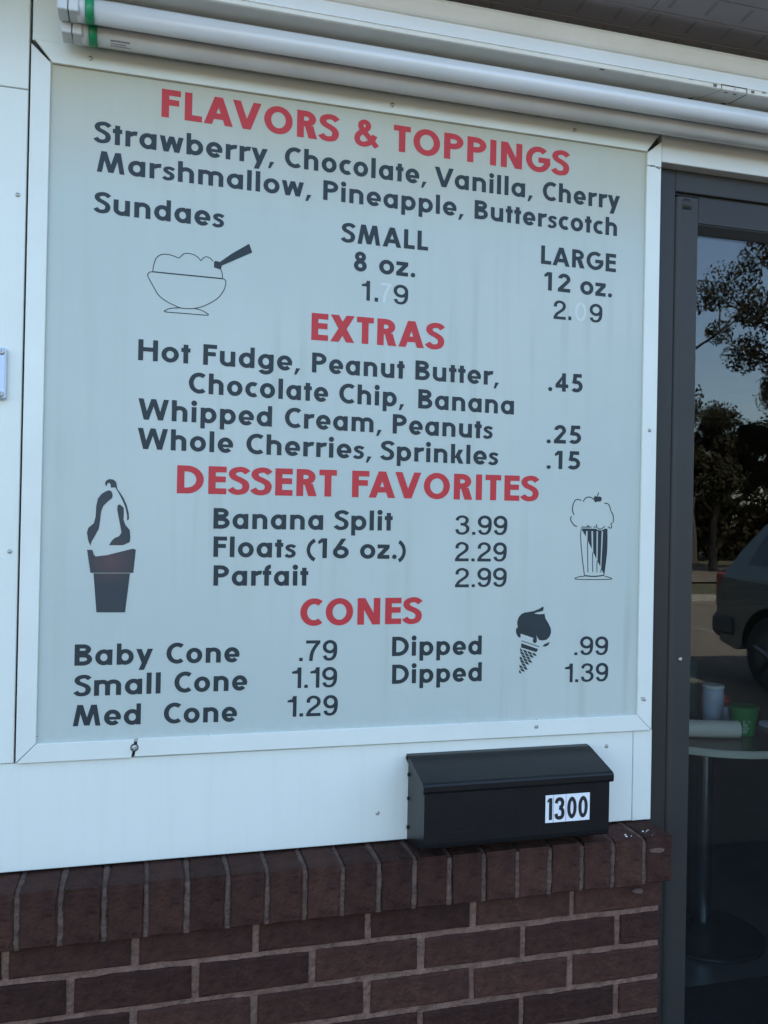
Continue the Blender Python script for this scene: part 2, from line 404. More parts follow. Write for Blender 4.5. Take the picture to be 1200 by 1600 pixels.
# ------------------------------------------------------------------ brick wall below
BW, BH, CO = 0.2032, 0.0573, 0.06773
X0, Z0 = 0.6077, -0.3406
bw = thing('brick_wall', 'low wall of dark brown bricks with a rowlock sill under the white panels', 'wall', (0.2, 0.0, GZ))
def brick_mesh(w, h, d, seed, rowlock=False):
    r = random.Random(seed); bm = bmesh.new(); bmesh.ops.create_cube(bm, size=1)
    for v in bm.verts: v.co = Vector((v.co.x * w, v.co.y * d, v.co.z * h))
    fe = [e for e in bm.edges if all(v.co.y < 0 for v in e.verts)]
    if rowlock: fe = [e for e in fe if not all(v.co.z > 0 for v in e.verts)]
    bmesh.ops.bevel(bm, geom=fe, offset=0.0028, segments=1, affect='EDGES')
    if rowlock:
        fe = [e for e in bm.edges if all(v.co.z > h / 2 - 0.001 and v.co.y < -d / 2 + 0.001 for v in e.verts)]
        if fe: bmesh.ops.bevel(bm, geom=fe, offset=0.009, segments=3, affect='EDGES')
        te = [e for e in bm.edges if all(v.co.z > h / 2 - 0.001 for v in e.verts) and abs(e.verts[0].co.y - e.verts[1].co.y) > 0.03]
        if te: bmesh.ops.bevel(bm, geom=te, offset=0.003, segments=1, affect='EDGES')
    if not rowlock:      # chipped, wavy arrises
        long_ = [e for e in bm.edges if e.calc_length() > 0.03 and all(v.co.y < -d / 2 + 0.004 for v in e.verts)]
        bmesh.ops.subdivide_edges(bm, edges=[e for e in long_ if abs(e.verts[0].co.x - e.verts[1].co.x) > 0.03], cuts=5)
    for v in bm.verts:
        v.co += Vector((r.uniform(-1, 1) * 0.0011, r.uniform(-1, 1) * 0.0008, r.uniform(-1, 1) * 0.0011))
    me = bpy.data.meshes.new('rowlock_brick' if rowlock else 'brick'); bm.to_mesh(me); bm.free()
    me.materials.append(MT['brick']); return me
full = [brick_mesh(BW - 0.0125, BH - 0.001, 0.09, i) for i in range(8)]
half = [brick_mesh(BW / 2 - 0.012, BH - 0.001, 0.09, 20 + i) for i in range(3)]
rowl = [brick_mesh(0.0565, 0.091, 0.100, 40 + i, True) for i in range(8)]
YF = -0.065
rr = random.Random(3)
NR = 11
for k in range(NR):
    zc = Z0 - k * CO + 0.0335 + 0.0015
    i = 6
    par = 0 if k % 2 == 0 else 1
    x = X0 + 6 * BW / 2
    if par:
        o = link_mesh('brick', half[rr.randrange(3)], bw, (x - BW / 4, YF + 0.045, zc)); x -= BW / 2
    while x > -1.25:
        o = link_mesh('brick', full[rr.randrange(8)], bw, (x - BW / 2 + rr.uniform(-1, 1) * 0.0014, YF + 0.045 + rr.uniform(-1, 1) * 0.0012, zc + rr.uniform(-1, 1) * 0.0012))
        o.rotation_euler = (0, rr.uniform(-1, 1) * 0.004, rr.uniform(-1, 1) * 0.004)
        x -= BW
RJ0, RP = 0.6905, 0.06735
for n in range(-28, 8):
    xc = RJ0 + RP * (n + 0.5)
    o = link_mesh('rowlock_brick', rowl[rr.randrange(8)], bw, (xc + rr.uniform(-1, 1) * 0.001, -0.080 + 0.05 + rr.uniform(-1, 1) * 0.0014, -0.2355 + rr.uniform(-1, 1) * 0.0012))
    o.rotation_euler = (rr.uniform(-1, 1) * 0.01, rr.uniform(-1, 1) * 0.012, rr.uniform(-1, 1) * 0.01)
# mortar: one body with its face set back, irregular front
def rough_sheet(x0, x1, z0, z1, y, nx, nz, amp, seed):
    r = random.Random(seed); vs = []; fs = []
    for j in range(nz + 1):
        for i in range(nx + 1):
            vs.append((x0 + (x1 - x0) * i / nx, y + r.uniform(-1, 1) * amp, z0 + (z1 - z0) * j / nz))
    for j in range(nz):
        for i in range(nx):
            a = j * (nx + 1) + i; fs.append((a, a + 1, a + nx + 2, a + nx + 1))
    return vs, fs
m = MB(); m.add(*rough_sheet(-1.24, 1.2085, GZ - 0.1, -0.276, YF + 0.0055, 240, 75, 0.0012, 5))
m.box(-1.24, 1.2085, YF + 0.008, 0.033, GZ - 0.1, -0.276)
m.build('mortar_bed', 'mortar', bw)
# raked sill mortar between the rowlocks: one bead each, proud of the dark gap and slightly lumpy
for n in range(-28, 8):
    xc = RJ0 + RP * n; r = random.Random(900 + n); prof = []
    pts = [(0.03, -0.1905), (-0.062, -0.1925), (-0.0745, -0.1960), (-0.0772, -0.206), (-0.0770, -0.222), (-0.0774, -0.240), (-0.0770, -0.258), (-0.0772, -0.270), (-0.0765, -0.2815)]
    vs = []
    for (y, z) in pts:
        w = 0.0052 + r.uniform(-1, 1) * 0.0012; off = r.uniform(-1, 1) * 0.0010
        vs += [(xc - w - 0.002 + off, y + 0.004, z - (0.003 if z > -0.2 else 0)), (xc - w * .6 + off, y + r.uniform(-1, 1) * 0.0006, z), (xc + w * .6 + off, y + r.uniform(-1, 1) * 0.0006, z), (xc + w + 0.002 + off, y + 0.004, z - (0.003 if z > -0.2 else 0))]
    fs = []
    for k in range(len(pts) - 1):
        for j in range(3): fs.append((4 * k + j, 4 * k + j + 1, 4 * k + 5 + j, 4 * k + 4 + j))
    build('mortar_joint', vs, fs, 'mortar2', bw)
MB().box(-1.24, 1.212, -0.060, 0.033, -0.283, -0.196).build('sill_core', 'mortar2', bw)
# broken end of the sill: a smear of mortar on the last brick, and crumbs on top
m = MB(); r = random.Random(11)
for (x, y, z, sx, sz) in ((1.188, -0.081, -0.216, 0.022, 0.006), (1.150, -0.0812, -0.2925, 0.013, 0.005)):
    n = 10
    ring = [(x + sx * math.cos(2 * math.pi * i / n) * r.uniform(.8, 1.1), y + 0.0006, z + sz * math.sin(2 * math.pi * i / n) * r.uniform(.7, 1.1)) for i in range(n)]
    vs = [(a, b + 0.004, c) for a, b, c in ring] + [(x + (a - x) * .8, b - 0.0015, z + (c - z) * .8) for a, b, c in ring]
    m.add(vs, [tuple(range(n, 2 * n))] + [(i, (i + 1) % n, n + (i + 1) % n, n + i) for i in range(n)])
m.build('mortar_smear', 'mortar2', bw)
m = MB()
for k in range(8):
    x, y = r.uniform(1.10, 1.2), r.uniform(-0.07, -0.015)
    s = r.uniform(0.0008, 0.0018) if k > 2 else 0.0026
    m.add([(x - s, y - s * .6, -0.1893), (x + s * 1.3, y - s * .2, -0.1893), (x + s * .3, y + s, -0.1893), (x, y, -0.1893 + s * 0.8)], [(0, 1, 3), (1, 2, 3), (2, 0, 3), (0, 2, 1)])
tag(m.build('grit', 'hood', None, loc=(1.15, -0.045, -0.189)), 'pale crumbs of paint and grit scattered on the brick sill beside the mailbox', 'grit', kind='stuff')

# brick pier beyond the door
pier = thing('brick_pier', 'dark brick wall beyond the far jamb of the glass door', 'wall', (3.2, 0, GZ))
MB().box(2.27, 4.2, YF + 0.006, 0.033, GZ - 0.1, -0.19).build('mortar_bed', 'mortar', pier)
for k in range(12):
    x = 2.27 + (BW / 2 if k % 2 else 0) + BW / 2
    while x < 4.15:
        link_mesh('brick', full[rr.randrange(8)], pier, (x, YF + 0.045, Z0 - (k - 1) * CO + 0.035)); x += BW

# ------------------------------------------------------------------ menu board
sign = thing('menu_board', 'large pale grey framed menu board listing flavors, extras, dessert favorites and cones', 'menu board', (0.611, 0.0, 0.0))
W, H, FW = 1.222, 1.2350, 0.0322
IX0, IX1, IZ0, IZ1 = 0.0318, 1.1888, 0.0320, 1.1992
MB().box(0.026, 1.1945, 0.003, 0.010, 0.026, 1.2045).build('board_face', 'board', sign)
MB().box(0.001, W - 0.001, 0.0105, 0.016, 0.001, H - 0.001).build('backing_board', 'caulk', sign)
def rail(poly, label=None, yf=-0.003):
    o = MB().plate(poly, 0.0027, yf, 0.0010).build('frame_rail', 'frame', sign)
    if label: o['label'] = label
rail([(0.0045, H), (IX0 + 0.0022, IZ1), (IX1 - 0.0015, IZ1), (W - 0.0075, H)][::1][::-1][::-1] if False else [(IX0 + 0.0026, IZ1), (IX1 - 0.0014, IZ1 - 0.0008), (W - 0.0062, H), (0.0052, H)], 'top frame rail with open mitres')
rail([(0.0, 0.0006), (IX0, IZ0 + 0.0006), (IX0, IZ1 - 0.001), (0.0, H - 0.0075)])
rail([(IX1, IZ0 + 0.0006), (W, 0.0006), (W, 1.1680), (IX1, 1.1690)])
rail([(IX1 + 0.0004, 1.1700), (W + 0.0004, 1.1692), (W + 0.0004, H - 0.012), (IX1 + 0.0004, IZ1 - 0.0036)], 'short upper piece of the right frame rail')
rail([(0.0008, -0.0002), (0.1885, -0.0004), (0.1935, IZ0), (IX0 + 0.0006, IZ0)], 'short left piece of the bottom frame rail')
rail([(0.1935, 0.0012), (W - 0.0006, 0.0002), (IX1 - 0.0004, IZ0 + 0.0004), (0.1995, IZ0 + 0.0012)])
for (x, z) in ((0.0953, 1.216), (0.6396, 1.2142), (1.0222, 1.2194), (1.2052, 0.6214), (1.2013, 0.0657), (0.9618, 0.0198), (0.0165, 0.62), (0.0165, 0.12), (0.55, 0.0165)):
    if x in (0.0165, 0.55): continue      # no screws show there
    screw(sign, x, -0.003, z, 0.0040)
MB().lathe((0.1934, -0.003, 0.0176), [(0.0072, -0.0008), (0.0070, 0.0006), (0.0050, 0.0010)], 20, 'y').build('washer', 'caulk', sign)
screw(sign, 0.1934, -0.004, 0.0176, 0.0052, 'washer_screw')
# caulk and grime bits in the open joints
m = MB(); r = random.Random(5)
for (x, z, s) in ((1.1985, 1.1686, .004), (1.2045, 1.1700, .0032), (1.2120, 1.1672, .003), (1.2165, 1.1660, .004), (1.1972, 0.0680, .003), (1.2065, 0.0620, .0022), (0.962, 0.0335, .0016), (0.8, 0.033, .0012), (0.32, 0.0332, .0012), (0.0335, 0.045, .0016), (1.1905, 1.1695, .0022), (0.64, 1.2105, .0014), (1.02, 1.2155, .0014)):
    n = 7; pts = [(x + s * math.cos(2 * math.pi * i / n) * r.uniform(.5, 1.2), -0.0033, z + s * .5 * math.sin(2 * math.pi * i / n) * r.uniform(.5, 1.2)) for i in range(n)]
    m.add(pts + [(x, -0.0042, z)], [(i, (i + 1) % n, n) for i in range(n)])
tag(m.build('joint_grime', 'grime', sign), kind='stuff')

# lettering: every stroke is a thin flat vinyl shape; strokes of one glyph are stacked 0.02 mm apart
def R_(x0, z0, x1, z1): return [(x0, z0), (x1, z0), (x1, z1), (x0, z1)]
def SL(x0, z0, x1, z1, w): return [(x0, z0), (x0 + w, z0), (x1 + w, z1), (x1, z1)]      # horizontally cut slanted stroke
def ARC(cx, cz, rx, rz, a0, a1, w, n=None, wz=None):
    wz = wz or HT
    n = n or max(6, int(abs(a1 - a0) / 9))
    A = [math.radians(a0 + (a1 - a0) * i / n) for i in range(n + 1)]
    return ('band', [(cx + rx * math.cos(a), cz + rz * math.sin(a)) for a in A], [(cx + (rx - w) * math.cos(a), cz + (rz - wz) * math.sin(a)) for a in A])
def spline(P, n=6):
    out = []
    Q = [P[0]] + list(P) + [P[-1]]
    for i in range(1, len(Q) - 2):
        for k in range(n):
            t = k / n; v = []
            for c in range(2):
                a, b, c_, d = Q[i - 1][c], Q[i][c], Q[i + 1][c], Q[i + 2][c]
                v.append(0.5 * (2 * b + (c_ - a) * t + (2 * a - 5 * b + 4 * c_ - d) * t * t + (3 * b - a - 3 * c_ + d) * t ** 3))
            out.append(tuple(v))
    return out + [tuple(P[-1])]
def STR(P, w, n=6, smooth=True):
    Q = spline(P, n) if smooth else [tuple(p) for p in P]
    L_, R2 = [], []
    for i, q in enumerate(Q):
        a = Q[max(0, i - 1)]; b = Q[min(len(Q) - 1, i + 1)]
        dx, dz = b[0] - a[0], b[1] - a[1]; l = math.hypot(dx, dz) or 1
        L_.append((q[0] - dz / l * w / 2, q[1] + dx / l * w / 2)); R2.append((q[0] + dz / l * w / 2, q[1] - dx / l * w / 2))
    return ('band', L_, R2)
def DOT(cx, cz, r): return [(cx + r * math.cos(2 * math.pi * i / 16), cz + r * math.sin(2 * math.pi * i / 16)) for i in range(16)]
def bowl(x0, x1, z0, z1, w):
    rz = (z1 - z0) / 2; rx = min(rz, x1 - x0 - 0.02); xm = x1 - rx; wz = HT
    return [R_(x0, z1 - wz, xm, z1), R_(x0, z0, xm, z0 + wz), ARC(xm, (z0 + z1) / 2, rx, rz, -90, 90, w, wz=wz)]
XH, AS, DE = 0.735, 1.01, -0.27
HT = 0.165      # thickness of the horizontal strokes
def glyph(c, w):
    h = HT
    S = {
    'F': (.50, lambda: [R_(0, 0, w, 1), R_(w, 1 - h, .50, 1), R_(w, .44, .46, .44 + h)]),
    'L': (.47, lambda: [R_(0, 0, w, 1), R_(w, 0, .47, h)]),
    'E': (.50, lambda: [R_(0, 0, w, 1), R_(w, 1 - h, .50, 1), R_(w, .43, .48, .43 + h), R_(w, 0, .50, h)]),
    'T': (.52, lambda: [R_(0, 1 - h, .52, 1), R_(.26 - w / 2, 0, .26 + w / 2, 1 - h)]),
    'I': (w, lambda: [R_(0, 0, w, 1)]),
    'H': (.68, lambda: [R_(0, 0, w, 1), R_(.68 - w, 0, .68, 1), R_(w, .44, .68 - w, .44 + h)]),
    'A': (.80, lambda: [SL(0, 0, .40 - w * .56, 1, w * 1.1), SL(.80 - w * 1.1, 0, .40 - w * .54, 1, w * 1.1), R_(.19, .20, .61, .20 + h)]),
    'V': (.76, lambda: [SL(.38 - w * .56, 0, 0, 1, w * 1.1), SL(.38 - w * .54, 0, .76 - w * 1.1, 1, w * 1.1)]),
    'W': (1.12, lambda: [SL(.30 - w * .5, 0, 0, 1, w * 1.05), SL(.30 - w * .5, 0, .56 - w * .5, 1, w), SL(.82 - w * .5, 0, .56 - w * .5, 1, w), SL(.82 - w * .55, 0, 1.12 - w * 1.05, 1, w * 1.05)]),
    'M': (.96, lambda: [SL(0, 0, .14, 1, w), SL(.48 - w * .5, .02, .15, 1, w * 1.05), SL(.48 - w * .5, .02, .80 - w, 1, w * 1.05), SL(.96 - w, 0, .82 - w, 1, w)]),
    'N': (.74, lambda: [R_(0, 0, w, 1), R_(.74 - w, 0, .74, 1), SL(.74 - w * 1.15, 0, 0, 1, w * 1.15)]),
    'X': (.72, lambda: [SL(0, 0, .72 - w * 1.22, 1, w * 1.22), SL(.72 - w * 1.22, 0, 0, 1, w * 1.22)]),
    'O': (.96, lambda: [ARC(.48, .5, .48, .51, 0, 360, w, 40)]),
    'C': (.76, lambda: [ARC(.48, .5, .48, .51, 52, 308, w, 30)]),
    'G': (.92, lambda: [ARC(.48, .5, .48, .51, 48, 350, w, 34), R_(.48, .38, .935, .38 + h)]),
    'S': (.54, lambda: [STR([(.50, .80), (.40, .895), (.27, .915), (.13, .85), (.09, .73), (.15, .62), (.30, .53), (.42, .43), (.455, .29), (.40, .14), (.25, .085), (.12, .12), (.04, .22)], w * .45 + HT * .5)]),
    'P': (.54, lambda: [R_(0, 0, w, 1)] + bowl(w - .002, .54, .40, 1, w)),
    'R': (.58, lambda: [R_(0, 0, w, 1)] + bowl(w - .002, .54, .42, 1, w) + [SL(.58 - w * 1.25, 0, .22, .46, w * 1.25)]),
    'B': (.56, lambda: [R_(0, 0, w, 1)] + bowl(w - .002, .52, .50, 1, w) + bowl(w - .002, .56, 0, .58, w)),
    'D': (.72, lambda: [R_(0, 0, w, 1)] + [R_(w, 1 - h, .26, 1), R_(w, 0, .26, h), ARC(.26, .5, .46, .5, -90, 90, w, 24, wz=h)]),
    '&': (.78, lambda: [STR([(.76, .03), (.60, .22), (.42, .44), (.25, .64), (.20, .78)], w * .85), STR([(.205, .75), (.22, .86), (.33, .925), (.44, .87), (.46, .75), (.38, .63), (.28, .57)], w * .8), STR([(.29, .58), (.14, .44), (.09, .28), (.15, .13), (.30, .08), (.46, .14), (.60, .28), (.68, .46)], w * .85)]),
    'a': (.68, lambda: [ARC(.34, XH / 2, .34, XH / 2 + .01, 0, 360, w, 28), R_(.68 - w * .92, 0, .68, XH)]),
    'b': (.68, lambda: [ARC(.34, XH / 2, .34, XH / 2 + .01, 0, 360, w, 28), R_(0, 0, w * .92, AS)]),
    'd': (.68, lambda: [ARC(.34, XH / 2, .34, XH / 2 + .01, 0, 360, w, 28), R_(.68 - w * .92, 0, .68, AS)]),
    'p': (.68, lambda: [ARC(.34, XH / 2, .34, XH / 2 + .01, 0, 360, w, 28), R_(0, DE, w * .92, XH)]),
    'g': (.68, lambda: [ARC(.34, XH / 2, .34, XH / 2 + .01, 0, 360, w, 28), R_(.68 - w * .92, .02, .68, XH), ARC(.34, .02, .34, .29, 205, 360, w * .95)]),
    'o': (.68, lambda: [ARC(.34, XH / 2, .34, XH / 2 + .01, 0, 360, w, 28)]),
    'e': (.67, lambda: [ARC(.34, XH / 2, .34, XH / 2 + .01, -2, 318, w, 26), R_(w * .8, .265, .665, .265 + w * .68)]),
    'c': (.54, lambda: [ARC(.34, XH / 2, .34, XH / 2 + .01, 55, 305, w, 24)]),
    'l': (w, lambda: [R_(0, 0, w, AS)]),
    'i': (w, lambda: [R_(0, 0, w, XH), DOT(w / 2, .92, w * .60)]),
    'h': (.60, lambda: [R_(0, 0, w, AS), R_(.60 - w, 0, .60, XH - .29), ARC(.30, XH - .29, .30, .30, 0, 150, w)]),
    'n': (.60, lambda: [R_(0, 0, w, XH), R_(.60 - w, 0, .60, XH - .29), ARC(.30, XH - .29, .30, .30, 0, 150, w)]),
    'm': (.96, lambda: [R_(0, 0, w, XH), R_(.48 - w / 2, 0, .48 + w / 2, XH - .27), R_(.96 - w, 0, .96, XH - .27), ARC(.285, XH - .275, .285, .285, 0, 150, w), ARC(.675, XH - .275, .285, .285, 0, 150, w)]),
    'u': (.60, lambda: [R_(0, .29, w, XH), R_(.60 - w, 0, .60, XH), ARC(.30, .29, .30, .30, 180, 335, w)]),
    'r': (.40, lambda: [R_(0, 0, w, XH), ARC(.36, XH - .34, .34, .35, 78, 150, w)]),
    't': (.38, lambda: [R_(.19 - w / 2, 0, .19 + w / 2, .90), R_(0, XH - h, .38, XH)]),
    'f': (.40, lambda: [R_(.06, 0, .06 + w, .80), ARC(.06 + .30, .78, .30, .27, 92, 180, w), R_(-.02, XH - h, .38, XH)]),
    's': (.42, lambda: [STR([(.385, .53), (.30, .585), (.20, .60), (.11, .55), (.10, .46), (.18, .385), (.29, .32), (.335, .23), (.30, .12), (.20, .07), (.11, .08), (.03, .145)], w * .4 + HT * .42)]),
    'k': (.60, lambda: [R_(0, 0, w, AS), SL(w * .75, .28, .55 - w * 1.0, XH, w * 1.1), SL(.60 - w * 1.2, 0, .20, .40, w * 1.15)]),
    'w': (.92, lambda: [SL(.25 - w * .5, 0, 0, XH, w), SL(.25 - w * .5, 0, .46 - w * .5, XH, w), SL(.67 - w * .5, 0, .46 - w * .5, XH, w), SL(.67 - w * .5, 0, .92 - w, XH, w)]),
    'y': (.62, lambda: [SL(.33 - w * .6, .02, 0, XH, w * 1.08), SL(.10, DE, .62 - w * 1.08, XH, w * 1.08)]),
    'z': (.48, lambda: [R_(0, XH - h, .48, XH), R_(0, 0, .48, h), [(0, h - .01), (w * 1.3, h - .01), (.48, XH - h + .01), (.48 - w * 1.3, XH - h + .01)]]),
    ',': (.22, lambda: [[(0, -.17), (.09, -.17), (.24, .15), (.07, .15)]]),
    '.': (w * 1.05, lambda: [DOT(w * .55, w * .5, w * .55)]),
    '(': (.24, lambda: [ARC(.42, .40, .42, .66, 118, 242, w * .8)]),
    ')': (.24, lambda: [ARC(-.18, .40, .42, .66, -62, 62, w * .8)]),
    '1': (.30, lambda: [R_(.30 - w, 0, .30, 1), [(0, .84), (.02, .70), (.30 - w, .80), (.30 - w, 1), (.12, 1)]]),
    '2': (.56, lambda: [ARC(.28, .70, .28, .31, -18, 172, w, 20), [(0, h - .02), (w * 1.35, h - .02), (.545, .60), (.545 - w * .95, .66)], R_(0, 0, .56, h)]),
    '4': (.62, lambda: [R_(.50 - w, 0, .50, 1), R_(0, .20, .62, .20 + h), [(0, .20 + h), (w * 1.1, .20 + h), (.50 - w * .5, .85), (.50 - w * .4, 1)]]),
    '5': (.54, lambda: [R_(.08, 1 - h, .50, 1), [(.03, .46), (.03 + w, .50), (.08 + w, 1 - h), (.08, 1 - h)], ARC(.24, .32, .31, .33, -140, 128, w, 24)]),
    '6': (.58, lambda: [ARC(.29, .31, .29, .32, 0, 360, w, 28), SL(.02, .40, .30, 1, w * 1.1)]),
    '8': (.58, lambda: [ARC(.29, .745, .25, .265, 0, 360, w * .95, 26), ARC(.29, .29, .29, .30, 0, 360, w, 28)]),
    }
    return S[c][0], S[c][1]()
def glyph_h(c, w):
    """lighter grotesque figures of the changeable prices"""
    h = HT
    S = {
    '0': (.54, lambda: [ARC(.27, .5, .27, .51, 0, 360, w, 34)]),
    '1': (.30, lambda: [R_(.30 - w, 0, .30, 1), [(0, .70), (.30 - w, .70), (.30 - w, .80), (.30 - w, 1), (.20, 1), (.15, .86), (0, .80)]]),
    '2': (.54, lambda: [STR([(.07, .66), (.09, .82), (.19, .92), (.31, .93), (.43, .85), (.47, .70), (.42, .55), (.28, .41), (.14, .27), (.07, .10)], w), R_(0, 0, .54, h)]),
    '3': (.54, lambda: [STR([(.07, .73), (.11, .86), (.23, .935), (.36, .91), (.445, .80), (.42, .63), (.32, .555), (.20, .545)], w), STR([(.22, .54), (.37, .50), (.47, .38), (.46, .20), (.35, .08), (.23, .065), (.12, .11), (.06, .28)], w)]),
    '5': (.54, lambda: [R_(.10, 1 - h, .50, 1), SL(.04, .46, .10, 1 - h, w), STR([(.07, .47), (.20, .58), (.34, .58), (.45, .47), (.47, .30), (.40, .13), (.27, .065), (.13, .11), (.06, .25)], w)]),
    '7': (.52, lambda: [R_(0, 1 - h, .52, 1), STR([(.46, .90), (.32, .66), (.22, .38), (.18, 0)], w)]),
    '9': (.54, lambda: [ARC(.27, .68, .27, .33, 0, 360, w, 30), STR([(.475, .70), (.478, .50), (.45, .25), (.36, .10), (.24, .065), (.13, .11), (.07, .25)], w)]),
    '.': (w, lambda: [R_(0, 0, w, w)]),
    }
    return S[c][0], S[c][1]()

class Flat:
    """flat print in the board plane; each shape on its own 0.02 mm step"""
    def __init__(s, y): s.y = y; s.v = []; s.f = []; s.k = 0
    def _y(s): s.k += 1; return s.y - 0.00002 * (s.k % 8)
    def shape(s, sh, fn):
        y = s._y()
        if isinstance(sh, tuple) and sh[0] == 'band':
            a, b = [fn(*p) for p in sh[1]], [fn(*p) for p in sh[2]]
            closed = math.dist(a[0], a[-1]) < 1e-7
            if closed: a, b = a[:-1], b[:-1]
            k = len(s.v); n = len(a)
            s.v += [(x, y, z) for x, z in a] + [(x, y, z) for x, z in b]
            for i in range(n if closed else n - 1):
                j = (i + 1) % n; s.f.append((k + i, k + j, k + n + j, k + n + i))
        else:
            P = [fn(*p) for p in sh]; k = len(s.v)
            s.v += [(x, y, z) for x, z in P]; s.f.append(tuple(range(k, k + len(P))))
    def build(s, name, material, parent):
        o = build(name, s.v, s.f, material, parent)
        bm = bmesh.new(); bm.from_mesh(o.data)
        bmesh.ops.triangulate(bm, faces=[f for f in bm.faces if len(f.verts) > 4])
        for f in bm.faces:
            if f.normal.y > 0: f.normal_flip()
        bm.to_mesh(o.data); bm.free()
        return o

